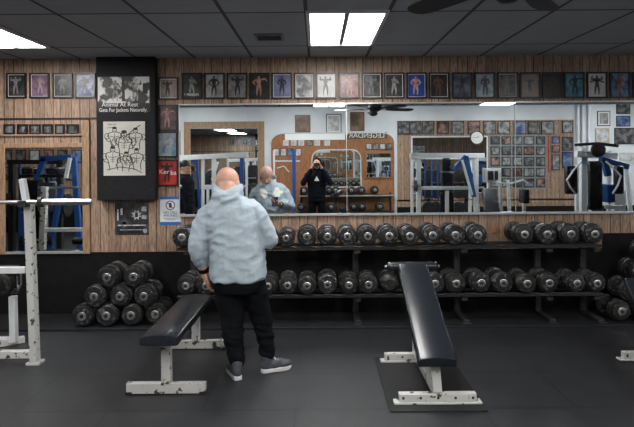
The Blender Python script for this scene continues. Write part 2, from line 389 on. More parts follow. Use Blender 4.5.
framed(158.6, 77.5, 178.6, 99.8, (.20,.15,.14), (.30,.25,.23), (.06,.02,.015), 0, 'small framed brownish photo of an X-shaped pose, just right of the black pillar', border=WM)
framed(157.2, 105, 178, 131, g(.008), (.10,.04,.05), (.45,.20,.17), 3, 'framed dark photo of a pink-toned figure, top of the stack of three beside the mirror')
framed(157.2, 131.8, 178, 157.5, (.06,.18,.26), (.30,.33,.34), (.32,.35,.38), 1, 'framed turquoise photo with a crowd, middle of the stack of three beside the mirror')
t = framed(157.2, 159.5, 178.6, 186, (.45,.03,.02), (.30,.02,.02), (.015,.012,.012), 0, 'framed red poster with white lettering, bottom of the stack of three beside the mirror', name='framed_poster')
text('lettering', 'Ker', WHT, .07, (-.092, -.0115, .13), t); text('lettering', 'ba', WHT, .07, (.03, -.0115, .12), t)
# six small pictures over the low mirror
for k, (u0, u1) in enumerate([(4.5,15.5),(18,28.5),(30,41.5),(43,53.5),(55.5,65),(67,79)]):
    framed(u0, 124.3, u1, 134.4, g(.02 if k != 4 else .15), g(.14), g(.30) if k != 5 else (.10,.12,.16), k % 5, f'small black framed photo, {ORD[k]} from the left in the short row over the low mirror', group='small framed photos over the low mirror')

# posters on the pillar
def poster(name, label, u0, v0, u1, v1, y, m, cat='poster'):
    a = P(u0,v0,y); b = P(u1,v1,y); cx = (a.x+b.x)/2; zc = P((u0+u1)/2,(v0+v1)/2,y).z; W = b.x-a.x; H = (v1-v0)/F*y
    t = thing(name, label, cat, (cx,y,zc-H/2)); MB().b2((-W/2,-.003,0),(W/2,0,H)).build('sheet', m, t)
    return t, W, H
POST = mat('collage_print', (.02,.02,.02), .5, col2=(.55,.54,.52), scale=9, lo=.47, hi=.53)
t, W, H = poster('poster', 'black and white collage poster with white caption, on the black pillar', 97.5, 76.5, 150.5, 112, PILY, BLK)
MB().b2((-W/2+.004,-.0045,H*.25),(W/2-.01,-.003,H-.004)).build('collage', POST, t)
GP = mat('grey_print', (.35,.34,.33), .5, col2=(.06,.06,.06), scale=22)
for x_, q_ in ((-.09,4),(.12,0)):
    mm = MB(); figure(mm, x_, H*.6, H*.6, q_, -.0045, .001); mm.build('printed_figure', GP, t, smooth=False)

MB().b2((-.02,-.0055,H*.3),(.01,-.0045,H*.93)).build('dark_band', BLK, t); MB().b2((W*.36,-.0055,H*.5),(W*.45,-.0045,H*.8)).build('dark_band', BLK, t)
text('caption', 'Animal At Rest', WHT, .062, (-W*.42, -.0065, H*.155), t); text('caption', 'Gets Fur Jackets Naturally.', WHT, .055, (-W*.47, -.0065, H*.01), t, sx=.85)
CREAM = mat('cream_paper', (.50,.49,.44), .7, noise_amt=.08, scale=6)
t, W, H = poster('poster', 'cream poster with ink drawing of muscular men, on the black pillar', 103.3, 121.5, 145.3, 175.5, PILY, CREAM)
ink = MB()
def inkline(mb, pts, w, y=-.004):
    for i in range(len(pts)-1):
        p = Vector(pts[i]); q = Vector(pts[i+1]); d = q-p
        if d.length < 1e-5: continue
        n = Vector((-d.y, d.x)).normalized()*w/2; e = d.normalized()*w*.3
        mb.prism([tuple(p+n-e), tuple(q+n+e), tuple(q-n+e), tuple(p-n-e)], y-.0006, y+.001)
def toon(cx, cz, s, flip=1):
    A = lambda pts: [(cx+flip*x*s, cz+z*s) for x, z in pts]
    circ = lambda x, z, r, ry=None, n=12: A([(x+r*math.cos(2*math.pi*i/n), z+(ry or r)*math.sin(2*math.pi*i/n)) for i in range(n+1)])
    ink.prism([(p[0], p[1]) for p in circ(0,.52,.11,.07)[:-1]], -.005, -.003)
    inkline(ink, circ(0,.43,.10,.12), .006); inkline(ink, A([(-.04,.38),(.05,.37)]), .006)
    inkline(ink, A([(-.08,.33),(-.28,.27),(-.33,.12),(-.22,.0),(-.17,-.22),(-.13,-.45)]), .008)
    inkline(ink, A([(.08,.33),(.28,.27),(.35,.1),(.23,.0),(.18,-.22),(.2,-.45)]), .008)
    inkline(ink, A([(-.2,.12),(0,.08),(.2,.12)]), .006); inkline(ink, A([(0,.25),(0,-.15)]), .005)
    inkline(ink, A([(-.1,0),(.1,0)]), .004); inkline(ink, A([(-.1,-.08),(.1,-.08)]), .004)
    inkline(ink, circ(-.37,.12,.1,.14), .006); inkline(ink, A([(-.42,.05),(-.36,-.1),(-.2,-.14)]), .007)
    inkline(ink, circ(.38,.12,.1,.14), .006); inkline(ink, A([(.42,.05),(.5,-.08),(.55,-.2)]), .007)
toon(-.10, H*.68, .22); toon(.0, H*.56, .27, -1); toon(.12, H*.66, .22); toon(-.12, H*.30, .24); toon(.02, H*.24, .2, -1); toon(.13, H*.28, .22)
inkline(ink, [(.03,H*.74),(.10,H*.85),(.17,H*.93)], .009); inkline(ink, [(-.18,H*.88),(-.1,H*.9)], .005); inkline(ink, [(-.18,.06),(-.05,.09),(.1,.07),(.18,.03)], .008)
ink.build('ink_drawing', BLK, t, smooth=False)
text('heading', 'MUSCLES', BLK, .022, (-.17, -.004, H*.93), t)
# poster under the pillar
t, W, H = poster('poster', 'black unframed poster with white star-shaped figure, below the black pillar', 115, 202.5, 149, 235, YW, mat('dark_print', (.008,.008,.009), .4, col2=(.05,.05,.055), scale=12))
w = MB(); st = []
for i in range(16):
    r_ = (.058 if i % 2 else .034); st.append((.05+r_*math.cos(i*math.pi/8), H*.62+r_*math.sin(i*math.pi/8)))
w.prism(st, -.0045, -.002); w.box((-.15,-.0035,H*.62),(.014,.002,.12)); w.box((-.11,-.0035,H*.72),(.02,.002,.07)); w.box((.13,-.0035,H*.8),(.05,.002,.05)); w.box((.13,-.0035,H*.55),(.05,.002,.04)); w.box((0,-.0035,H*.3),(.3,.002,.012)); w.box((0,-.0035,H*.16),(.26,.002,.006))
w.ball((.14,-.003,H*.12),(.02,.002,.025))
w.build('white_shapes', printmat(g(.55), g(.25), 40), t, smooth=False)
w = MB().box((.05,-.005,H*.62),(.03,.001,.05)).prism([(.03,H*.62),(.05,H*.68),(.07,H*.62),(.05,H*.58)], -.0056, -.0046); w.build('dark_centre', BLK, t, smooth=False)
w = MB(); w.lathe([(.034,0),(.034,.002),(.028,.002),(.028,0)], (-.08,-.003,H*.35), (0,-1,0), 24); w.build('ring_outline', printmat(g(.2), g(.1), 40), t, smooth=False)
# no cell phones sign
t, W, H = poster('wall_sign', 'white and blue no cell phones sign on the wood panelling beside the mirror', 160, 196.5, 181, 225, YW, SIGNWHITE, 'sign')
MB().b2((-W/2,-.004,H*.9),(W/2,-.003,H)).b2((-W/2,-.004,0),(W/2,-.003,H*.11)).build('blue_band', SIGNBLUE, t)
rg = MB(); c = (0,H*.69); n = 24
rp = lambda r: [(c[0]+r*math.cos(2*math.pi*i/n), c[1]+r*math.sin(2*math.pi*i/n)) for i in range(n+1)]
inkline(rg, rp(.046), .009, -.0045); inkline(rg, [(-.032,H*.69+.032),(.032,H*.69-.032)], .008, -.0045); rg.build('prohibition_ring', mat('maroon_ink', (.10,.02,.03), .6), t, smooth=False)
MB().box((0,-.0045,H*.69),(.026,.001,.05)).build('phone_icon', BLK, t)
text('lettering', 'NO CELL', BLK, .037, (0,-.004,H*.40), t, align='CENTER'); text('lettering', 'PHONES', BLK, .037, (0,-.004,H*.29), t, align='CENTER')
MB().box((0,-.0045,H*.24),(W*.72,.001,.006)).box((0,-.0045,H*.19),(W*.5,.001,.006)).build('small_print', mat('grey_ink', (.2,.22,.3), .6), t)

# ------------------------------------------------------------------ dumbbells (axis along y, front face at y=0, extends to +y)
def make_dumbbell(kind, m=RUBBER, L=.35, r=.097):
    t = thing('dumbbell', 'x', 'dumbbell')
    hl = .125
    for side in (0, 1):
        if kind == 0: prof = [(r*.62,0),(r*.80,.004),(r*.84,.012),(r*.84,.03),(r*.80,.032),(r*.80,.036),(r*.96,.038),(r,.044),(r,.062),(r*.96,.066),(r*.9,.068),(r*.96,.070),(r,.074),(r,.092),(r*.96,.096),(r*.9,.098),(r*.94,.1),(r*.95,.118),(r*.6,hl)]
        elif kind == 1: prof = [(r*.5,0),(r*.86,.003),(r*.93,.01),(r*.93,.03),(r*.86,.033),(r*.95,.036),(r,.04),(r,.065),(r*.93,.068),(r*.93,.071),(r*.98,.074),(r*.98,.1),(r*.9,.104),(r*.9,.12),(r*.5,hl)]
        elif kind == 2: prof = [(r*.3,0),(r*.55,.006),(r*.78,.02),(r*.92,.042),(r*.97,.07),(r*.97,.11),(r*.8,hl)]
        else: prof = [(r*.72,0),(r*.74,.004),(r*.74,.018),(r*.9,.02),(r*.9,.036),(r,.038),(r,.06),(r*.95,.062),(r*.95,.065),(r,.067),(r,.09),(r*.85,.092),(r*.85,.11),(r*.55,hl)]
        p, ax = ((0,0,0),(0,1,0)) if side == 0 else ((0,L,0),(0,-1,0))
        hd = MB().lathe(prof, p, ax, 24).build('weight_head', m, t)
        s = -1 if side == 0 else 1; y = 0 if side == 0 else L
        if kind != 2:
            ring = MB().lathe([(.036,0),(.038,.006),(.034,.009),(.026,.009),(.024,.004)], (0,y,0), (0,s,0), 20)
            c = ring.build('end_cap', CHROME, t)
            b = MB().lathe([(.016,0),(.016,.010),(.010,.012),(.0,.012)], (0,y,0), (0,s,0), 8).build('bolt', IRON, t); b.parent = c
        else:
            MB().lathe([(.05,.004),(.048,.007),(.0,.008)], (0,y,0), (0,s,0), 16).build('end_cap', IRON, t)
    MB().lathe([(.017,0),(.02,(L-2*hl)/2),(.017,L-2*hl)], (0,hl,0), (0,1,0), 12).build('handle', CHROME, t)
    return t
protos = [make_dumbbell(0), make_dumbbell(1, IRON), make_dumbbell(2), make_dumbbell(3, RUBBER, r=.094), make_dumbbell(0, IRON, r=.098), make_dumbbell(1, RUBBER, r=.093)]
used = set()
def dumbbell(kind, loc, label, group, rz=None, roll=None, sc=1.0):
    rz = random.uniform(-.012,.012) if rz is None else rz
    if kind not in used:
        t = protos[kind]; used.add(kind); t.location = loc; t.rotation_euler = (0,0,rz); t['label'] = label; t['group'] = group
    else: t = dup(protos[kind], loc, label, group, rz)
    t.rotation_euler = (0, random.uniform(0, 6.28) if roll is None else roll, rz); t.scale = (sc,1,sc)
    return t
DY = 5.33
ZU = HC-(236.6-V0)/F*DY-.002; ZL = HC-(285.3-V0)/F*DY
xu = lambda u, v: (unroll(u, v)[0]-U0)/F*DY
up = [182,268,286,307,327.6,347.6,368,389,410,433,455.6,478,525,548,571.5,594.6]
kk = [1,0,1,3,0,1,3,4,5,0,1,4,0,1,0,4]
ZSU, ZSL = ZU-.099, ZL-.099
def SC(us_, i, k):
    g_ = [abs(us_[j]-us_[i]) for j in (i-1,i+1) if 0 <= j < len(us_)]
    return min(1.06, (min(g_)/F*DY/2-.0015)/RR[k])
RR = [.097,.097,.097,.094,.098,.093]
n = len(up)
for i, u in enumerate(up):
    k = kk[i]
    lab = ('round black dumbbell alone at the left end of the upper shelf, beside the man\'s elbow' if i == 0 else
           f'round black dumbbell on the upper rack shelf, {ORD[n-1-i]} from its right end')
    dumbbell(k, (xu(u,236), DY+random.uniform(-.015,.02), ZSU+RR[k]*SC(up,i,k)), lab, 'dumbbells on the upper rack shelf', sc=SC(up,i,k))
lo = [185.4,206,268,287.5,307,327.6,348.8,368.7,390,435.6,456.6,482,504,527,549,577,597]
kk = [4,1,0,4,5,1,0,3,2,1,0,4,1,5,0,4,0]
n = len(lo)
for i, u in enumerate(lo):
    k = kk[i]
    lab = ('dark dumbbell with a bright worn ring at the left end of the lower shelf' if i == 0 else
           'dumbbell on the lower shelf right behind the man\'s hanging hand' if i == 1 else
           'smooth dome-ended black dumbbell on the lower shelf beside the incline bench head' if i == 8 else
           f'round black dumbbell on the lower rack shelf, {ORD[n-1-i]} from its right end')
    dumbbell(k, (xu(u,285), DY+random.uniform(-.015,.02), ZSL+RR[k]*SC(lo,i,k)), lab, 'dumbbells on the lower rack shelf', sc=SC(lo,i,k))
# rack
t = thing('dumbbell_rack', 'long low black two-shelf dumbbell rack against the black wall', 'rack', (.7, 5.5, 0)); o = t.location
x0, x1 = xu(176,240), xu(604,240)
for nm, z in (('upper_shelf', ZSU), ('lower_shelf', ZSL)):
    s = MB(); s.b2((x0,DY+.035,z-.035),(x1,DY+.075,z-.004)); s.b2((x0,DY+.275,z-.035),(x1,DY+.315,z-.004))
    s.build(nm, BLACKM, t, o, bevel=.003)
    c = MB()
    pts = []
    for i in range(0, 181):
        x = x0+(x1-x0)*i/180; pts.append((x, DY+.03, z-.0+.012*abs(math.sin((x-x0)/.2*math.pi))-.012))
    c.tube(pts, .006, 6); c.build('scalloped_rail', BLACKM, t, o)
for u in (186, 358, 466, 552, 600):
    x = xu(u, 300); p = MB(); p.b2((x-.03,DY+.33,.03),(x+.03,DY+.38,ZU-.05)); p.build('upright', BLACKM, t, o, bevel=.003)
    
    for zz_ in (ZU, ZL): MB().b2((x-.03,DY+.04,zz_-.175),(x+.03,DY+.35,zz_-.144)).build('shelf_bracket', BLACKM, t, o)
    q = MB(); q.b2((x-.03,DY-.02,.024),(x+.03,DY+.40,.06)).b2((x-.04,DY-.06,.024),(x+.04,DY+.0,.036)); q.build('foot', BLACKM, t, o, bevel=.003)
# raised rubber strip under the rack
tag(MB().b2((-3.4,5.24,0),(4.6,5.79,.022)).build('rubber_strip', MAT_RUB, bevel=.004), 'long black rubber strip on the floor under the dumbbell rack and piles', 'floor mat')
# piles
def pile(list_, y, grp, lab):
    for k, (kind, u, v, d) in enumerate(list_):
        p = P(u, v, y); dumbbell(kind, (p.x, y+random.uniform(-.02,.02), p.z), lab(d), grp)
PY = 5.30
rr = .108; s_ = 102.2
bot = 1.6-(.022+rr)
pz = lambda row: .022+.111+row*.188
def pilepos(us, row): return [((unroll(u,300)[0]-U0)/F*PY, pz(row)) for u in us]
L4 = [('bottom row, leftmost',1),('bottom row, second from left',0),('bottom row, third from left',5),('bottom row, rightmost',3)]
P4 = [(82.5,0),(106.5,0),(131,0),(154.5,0),(94.7,1),(120,1),(144.5,1),(107.5,2),(133.5,2)]
PL = ['bottom row, leftmost','bottom row, second','bottom row, third','bottom row, rightmost','middle row, left','middle row, centre','middle row, right','top of the pile, left','top of the pile, right']
K4 = [4,1,5,3,1,0,4,0,4]
for (u, row), l, k in zip(P4, PL, K4):
    p = pilepos([u], row)[0]
    dumbbell(k, (p[0], PY+random.uniform(-.02,.02), p[1]), f'black dumbbell in the floor pile left of the flat bench, {l}', 'dumbbells in the left floor pile', rz=random.uniform(-.01,.01), sc=1.13)
P5 = [(622,0,'bottom row, nearest the rack'),(647,0,'bottom row, behind the bench pad'),(634,1,'second layer, left'),(659,1,'second layer, by the picture edge'),(646,2,'third layer'),(658,3,'topmost at the picture edge')]
for i, (u, row, l) in enumerate(P5):
    p = pilepos([u], row)[0]
    dumbbell([0,1,4,0,1,4][i], (p[0]+.0, PY, p[1]), f'black dumbbell in the right-hand floor pile, {l}', 'dumbbells in the right floor pile', rz=0, sc=1.09)

# ------------------------------------------------------------------ benches
def bench_foot(mb, x0, x1, y, h=.075, d=.05):
    mb.b2((x0,y-d/2,.008),(x1,y+d/2,h))
def padmesh(A, B, w, th, crown=.012):
    """upholstered bench pad: crowned top, rolled edges, rounded ends"""
    A = Vector(A); B = Vector(B); L_ = (B-A).length; d = (B-A)/L_; x = d.cross(Vector((0,0,1))).normalized(); u_ = x.cross(d); vs = []; fs = []
    sec = [(-.5,-.5),(.5,-.5)]; r_ = .022; q = []
    q += [(w/2-.004,-th/2),(w/2,-th/2+.006),(w/2,th/2-r_)]
    q += [(w/2-r_+r_*math.cos(a_), th/2-r_+r_*math.sin(a_)) for a_ in [k*math.pi/10 for k in range(1,6)]]
    q += [((w/2-r_)*k/6, th/2+crown*(1-(k/6)**2)) for k in range(5,-6,-1)]
    q += [(-a_, b_) for a_, b_ in q[7::-1]]
    n = len(q)
    st = [(0,-.012,.94),(.004,-.004,.97),(.012,0,1)]+[(L_*k/10,0,1) for k in range(1,10)]+[(L_-.012,0,1),(L_-.004,-.004,.97),(L_,-.012,.94)]
    for p, dz, sc_ in st:
        for a_, b_ in q: vs.append(A+d*p+x*a_*(sc_*.25+.75)+u_*(b_*sc_ if b_ > 0 else b_))
    for i in range(len(st)-1):
        for k in range(n): fs.append((i*n+k, i*n+(k+1)%n, (i+1)*n+(k+1)%n, (i+1)*n+k))
    fs += [tuple(range(n))[::-1], tuple((len(st)-1)*n+k for k in range(n))]
    return MB().add(vs, fs)
# flat bench
t = thing('flat_bench', 'low black flat bench on worn white steel frame, beside the man', 'weight bench', (-1.07,3.78,0)); o = t.location
padmesh((-1.065,3.62,.424),(-1.065,4.78,.424),.26,.058).build('pad', VINYL, t, o)
MB().b2((-1.17,3.66,.378),(-.96,4.74,.395)).build('pad_base', BLACKM, t, o)
for y, n_ in ((3.80,'near'),(4.72,'far')):
    m = MB(); bench_foot(m, -1.34, -.79, y); m.b2((-1.34,y-.025,.008),(-1.338,y+.025,.08)); m.build('foot', STEEL, t, o, bevel=.004)
    MB().b2((-1.345,y-.03,.0),(-1.30,y+.03,.02)).b2((-.83,y-.03,.0),(-.785,y+.03,.02)).build('rubber_cap', FOAM, t, o)
    MB().b2((-1.095,y-.03,.075),(-1.03,y+.03,.35)).build('upright', STEEL, t, o, bevel=.004)
MB().b2((-1.09,3.76,.335),(-1.04,4.76,.378)).build('spine_beam', STEEL, t, o, bevel=.004)
# incline bench
def incline(name, label, X, y0, zlo, zhi, ylo, yhi, fx=.255, roller=True, skew=(-.015,.012)):
    t = thing(name, label, 'weight bench', (X, y0, 0)); o = t.location
    A = Vector((X+skew[0], ylo, zlo)); B = Vector((X+skew[1], yhi, zhi)); d = (B-A).normalized(); up_ = Vector((1,0,0)).cross(d).normalized()
    padmesh(A, B, .25, .062).build('pad', VINYL, t, o)
    MB().bar(A-up_*.043+d*.05, B-up_*.043-d*.05, .19, .018).build('pad_base', BLACKM, t, o)
    c = B+d*.035-Vector((0,0,.012))
    if roller: MB().lathe([(.025,0),(.035,.01),(.038,.03),(.038,.40),(.035,.42),(.025,.43)], c-Vector((.215,0,0)), (1,0,0), 18).build('foam_roller', VINYL, t, o)
    if roller: MB().cyl(c-Vector((.23,0,0)), c+Vector((.23,0,0)), .012).build('roller_axle', CHROME, t, o)
    yn, yf = y0, y0+.76
    for y in (yn, yf):
        m = MB(); m.b2((X-fx,y-.025,.022),(X+fx,y+.025,.075)); f = m.build('foot', STEEL, t, o, bevel=.003)
        m = MB(); m.b2((X-fx-.035,y-.035,.009),(X+fx+.035,y+.035,.022)); m.build('foot_plate', STEEL, t, o, bevel=.003)
        for k in range(-2, 3): MB().lathe([(.009,0),(.009,.004)], (X+k*.115, y-.025, .05), (0,-1,0), 8).build('bolt', BLK, f, o)
    low = A+d*.10-up_*.052; mid = A+d*.55-up_*.052; hi = B-d*.12-up_*.052
    MB().bar((X,yn,.07),(X,yf,.07),.05).build('floor_beam', STEEL, t, o, bevel=.003)
    MB().bar((X+.0,yn+.01,.08),low+Vector((0,.0,.0)),.06).build('front_upright', STEEL, t, o, bevel=.003)
    MB().bar((X,yn+.02,.08),(X-.09,yn+.42,mid.z-.02),.045).build('diagonal_brace', STEEL, t, o, bevel=.003)
    MB().bar((X,yf,.08),(hi.x,hi.y,hi.z),.055).build('rear_upright', STEEL, t, o, bevel=.003)
    MB().bar(low-d*.02, hi+d*.02, .05, .03).build('back_rail', STEEL, t, o, bevel=.003)
    return t
t = incline('incline_bench', 'black inclined bench with roller and worn white frame, middle of the floor', .79, 3.60, .30, .725, 3.52, 4.56)
for ch in t.children: pass
tag(MB().b2((.46,3.48,0),(1.09,4.46,.009)).build('rubber_mat', MAT_RUB, bevel=.003), 'square black rubber mat under the middle incline bench', 'floor mat')
incline('incline_bench', 'inclined black padded bench cut off by the right picture edge', 2.70, 3.59, .28, .60, 3.45, 4.50, roller=False, skew=(-.36,-.02))

# ------------------------------------------------------------------ squat rack at left
t = thing('squat_rack', 'white worn steel squat rack upright and base at the left edge', 'squat rack', P(33,361,4.40)*1 - Vector((0,0,P(33,361,4.40).z))); o = t.location
pb = P(35,360,4.4); pm = P(29,200,4.4); pt = P(21,179,4.4); pb.z = .02
MB().bar(pb, pm, .058, .07).build('upright', STEEL, t, o, bevel=.003)
MB().bar(pm-Vector((0.02,0,.02)), pt+Vector((.01,0,0)), .042, .05).build('upper_post', WHITE, t, o, bevel=.003)
MB().b2((pb.x-.05,4.35,0),(pb.x+.055,4.45,.018)).build('floor_plate', STEEL, t, o)
c1 = P(10,270,4.4); MB().b2((pb.x-1.35,4.375,c1.z-.025),(P(30,270,4.4).x-.03,4.425,c1.z+.025)).build('cross_beam', WHITE, t, o, bevel=.003)
c2 = P(10,354,4.4); MB().b2((pb.x-1.35,4.37,c2.z-.028),(pb.x-.03,4.43,c2.z+.028)).build('base_beam', STEEL, t, o, bevel=.003)
MB().bar((pb.x-1.35,4.4,.02), (pm.x-1.25,4.4,pm.z), .072, .07).build('upright', STEEL, t, o, bevel=.003)
hk = P(26,204,4.36); MB().b2((hk.x-.03,4.30,hk.z-.02),(hk.x+.03,4.37,hk.z)).b2((hk.x-.03,4.29,hk.z-.02),(hk.x+.03,4.305,hk.z+.03)).build('bar_hook', BLACKM, t, o)
# barbell
e = P(92,197.8,4.335); zb = hk.z+.016
t = thing('barbell', 'bare steel barbell resting across the squat rack', 'barbell', (e.x, 4.335, zb)); o = t.location
cx = P(41,198,4.335).x
MB().cyl((cx-1.5,4.335,zb),(cx,4.335,zb),.0145).build('shaft', CHROME, t, o)
MB().lathe([(.026,0),(.026,e.x-cx-.012),(.022,e.x-cx-.008),(.022,e.x-cx)], (cx,4.335,zb), (1,0,0), 20).build('sleeve', CHROME, t, o)
MB().lathe([(.03,0),(.042,.004),(.042,.03),(.03,.034)], (cx-.02,4.335,zb), (1,0,0), 20).build('collar', BLACKM, t, o)

# small machine behind the rack, cut by the left edge
t = thing('leg_curl_machine', 'white framed machine with black round pads behind the squat rack', 'exercise machine', P(13,328,4.7)-Vector((0,0,P(13,328,4.7).z))); o = t.location
y = 4.85; f = P(14,328,y); f.z = .03
MB().bar(f, (P(13,292,y).x,y,P(13,296,y).z), .055).build('upright', WHITE, t, o, bevel=.003)
MB().bar(f+Vector((.05,.08,0)), f+Vector((-.35,-.24,0)), .055).build('foot', STEEL, t, o, bevel=.003)
MB().bar((f.x-.8,y,.05),(f.x,y,.05), .05).build('base_beam', WHITE, t, o, bevel=.003)
MB().bar((f.x-.75,y,.05),(f.x-.75,y,.5), .05).build('upright', WHITE, t, o, bevel=.003)
MB().bar((f.x-.8,y,P(5,290,y).z-.01),(f.x+.04,y,P(5,290,y).z-.01), .04).build('beam', BLACKM, t, o)
q = P(4,283,y); MB().lathe([(.07,0),(.095,.01),(.1,.03),(.1,.07),(.07,.09)], (q.x,y-.06,q.z), (0,1,0), 20).build('weight_disc', RUBBER, t, o)
q = P(8,270,y); MB().lathe([(.03,0),(.045,.01),(.045,.34),(.03,.35)], (q.x-.25,y,q.z), (1,0,0), 16).build('foam_roller', FOAM, t, o)
MB().tube([P(16,266,y),P(21,270,y),P(21,284,y),P(17,291,y)], .010).tube([P(17,276,y),P(17.5,288,y)], .008).build('handle_loop', CHROME, t, o)
MB().b2((f.x-.7,y-.12,.50),(f.x-.25,y+.12,.56)).build('seat_pad', VINYL, t, o, bevel=.02)

# ------------------------------------------------------------------ ceiling fixtures
TI = .61
def troffer(k, y0, label, cz=None):
    cz = cz or ceil_z
    x0 = -.07+TI*k; x1 = x0+TI; y1 = y0+1.2
    t = thing('ceiling_light', label, 'ceiling light', ((x0+x1)/2, (y0+y1)/2, cz((y0+y1)/2)), 0, 'fluorescent ceiling panels'); o = t.location
    zz = cz
    def slab(mb, xa, xb, ya, yb, dz0, dz1):
        mb.add([(xa,ya,zz(ya)-dz0),(xb,ya,zz(ya)-dz0),(xb,yb,zz(yb)-dz0),(xa,yb,zz(yb)-dz0),(xa,ya,zz(ya)-dz1),(xb,ya,zz(ya)-dz1),(xb,yb,zz(yb)-dz1),(xa,yb,zz(yb)-dz1)],
               [(0,1,2,3),(7,6,5,4),(0,4,5,1),(1,5,6,2),(2,6,7,3),(3,7,4,0)])
    f = MB()
    slab(f,x0,x0+.03,y0,y1,.0,.02); slab(f,x1-.03,x1,y0,y1,.0,.02); slab(f,x0+.03,x1-.03,y0,y0+.03,.0,.02); slab(f,x0+.03,x1-.03,y1-.03,y1,.0,.02)
    f.build('frame', WHITE, t, o)
    xm = (x0+x1)/2
    for xa, xb in ((x0+.03,xm-.02),(xm+.02,x1-.03)):
        s = MB(); slab(s, xa, xb, y0+.03, y1-.03, .002, .012); s.build('diffuser', DIFF, t, o)
    s = MB(); slab(s, xm-.02, xm+.02, y0+.03, y1-.03, .0, .014); s.build('centre_bar', mat('grey_bar', (.2,.2,.2), .5), t, o)
    return t
troffer(0, 3.93, 'lit fluorescent panel overhead in the middle, in front of the mirrors')
troffer(-5, 3.93, 'lit fluorescent panel cut by the left picture edge')
troffer(5, 1.52, 'fluorescent panel seen as a bright strip at the top of the right mirror')
troffer(0, 1.52, 'fluorescent panel seen as a bright strip at the top of the left mirror')
troffer(-5, 1.52, 'fluorescent panel behind the squat rack side, outside the picture')
troffer(10, 1.52, 'fluorescent panel at the far right of the room, outside the picture')
for k, l in ((-9,'far left'),(-5,'left'),(-1,'centre left'),(3,'centre right'),(7,'right'),(11,'far right')):  # added panels, out of view, put in to brighten the mirrored room
    troffer(k, -.6, f'added unseen light panel on the higher rear ceiling, {l}, brightening the mirrored room', lambda y: 3.2)
# vent
a = P(259,38,5.3); cxv = (P(272,34,5.1)).x; yv = 1.128*F/(V0-34)
t = thing('ceiling_vent', 'small dark louvred air vent in the grey ceiling', 'vent', (cxv, 4.78, ceil_z(4.78))); o = t.location
zc_ = ceil_z(4.78)
fw = MB(); fw.b2((cxv-.125,4.66,zc_-.016),(cxv+.125,4.68,zc_+.002)).b2((cxv-.125,4.88,zc_-.014),(cxv+.125,4.90,zc_+.002)).b2((cxv-.125,4.68,zc_-.015),(cxv-.105,4.88,zc_+.002)).b2((cxv+.105,4.68,zc_-.015),(cxv+.125,4.88,zc_+.002))
fw.build('frame', mat('dark_grey_metal', (.16,.16,.17), .5), t, o)
MB().b2((cxv-.105,4.68,zc_-.004),(cxv+.105,4.88,zc_-.001)).build('backing', BLK, t, o)
s = MB()
for k in range(7): s.box((cxv,4.70+k*.027,zc_-.009),(.205,.018,.002), Matrix.Rotation(R(30),3,'X'))
s.build('louvres', mat('vent_grey', (.22,.22,.23), .5), t, o)
# ceiling fan
fx_, fy_ = .97, 2.64; fz = ceil_z(fy_)
t = thing('ceiling_fan', 'dark ceiling fan whose blade tips hang into the top right of the picture', 'ceiling fan', (fx_,fy_,fz)); o = t.location
MB().lathe([(.07,0),(.06,.03),(.02,.05),(.015,.12)], (fx_,fy_,fz), (0,0,-1), 16).build('mount_rod', BLACKM, t, o)
MB().lathe([(.05,0),(.11,.02),(.12,.07),(.09,.11),(.04,.13)], (fx_,fy_,fz-.11), (0,0,-1), 20).build('motor', BLACKM, t, o)
MB().lathe([(.04,0),(.07,.02),(.07,.05),(.04,.075),(.0,.08)], (fx_-.03,fy_,fz-.235), (0,0,-1), 20).build('lamp_bowl', BLACKM, t, o)
for k in range(5):
    an = R(54+72*k); d = Vector((math.cos(an), math.sin(an), 0)); n_ = Vector((-d.y, d.x, 0)); c = Vector((fx_,fy_,fz-.20))
    out = [(.2,.05),(.35,.065),(.6,.075),(.66,.06),(.69,.03),(.70,0),(.69,-.03),(.66,-.06),(.6,-.075),(.35,-.065),(.2,-.05)]
    vs = [c+d*a_+n_*b_+Vector((0,0,b_*.2)) for a_, b_ in out]; nn = len(vs)
    m = MB(); m.add(vs+[v+Vector((0,0,.008)) for v in vs], [tuple(range(nn))[::-1], tuple(range(nn,2*nn))]+[(i,(i+1)%nn,(i+1)%nn+nn,i+nn) for i in range(nn)])
    b = m.build('blade', BLACKM, t, o); MB().bar(c+d*.08+Vector((0,0,-.006)), c+d*.26+Vector((0,0,-.004)), .03, .008).build('blade_bracket', BLACKM, b, o)

# ------------------------------------------------------------------ people
def solid(name, mb, voxel, m, parent, origin, smooth=6, fold=None, mats=None):
    me = bpy.data.meshes.new('tmp'); me.from_pydata(mb.v, [], mb.f)
    bm = bmesh.new(); bm.from_mesh(me); bmesh.ops.recalc_face_normals(bm, faces=bm.faces); bm.to_mesh(me); bm.free()
    ob = bpy.data.objects.new('tmp', me); COL.objects.link(ob)
    r = ob.modifiers.new('r', 'REMESH'); r.mode = 'VOXEL'; r.voxel_size = voxel
    s = ob.modifiers.new('s', 'SMOOTH'); s.factor = .5; s.iterations = smooth
    dg = bpy.context.evaluated_depsgraph_get(); out = bpy.data.meshes.new_from_object(ob.evaluated_get(dg))
    bpy.data.objects.remove(ob)
    out.name = name
    if fold:
        for v in out.vertices:
            d = fold(v.co); v.co += v.normal*d
    out.transform(Matrix.Translation(-Vector(origin)))
    out.materials.clear(); out.materials.append(m)
    out.polygons.foreach_set('use_smooth', [True]*len(out.polygons))
    o = bpy.data.objects.new(name, out); COL.objects.link(o)
    if parent: o.parent = parent
    else: o.location = origin
    return o
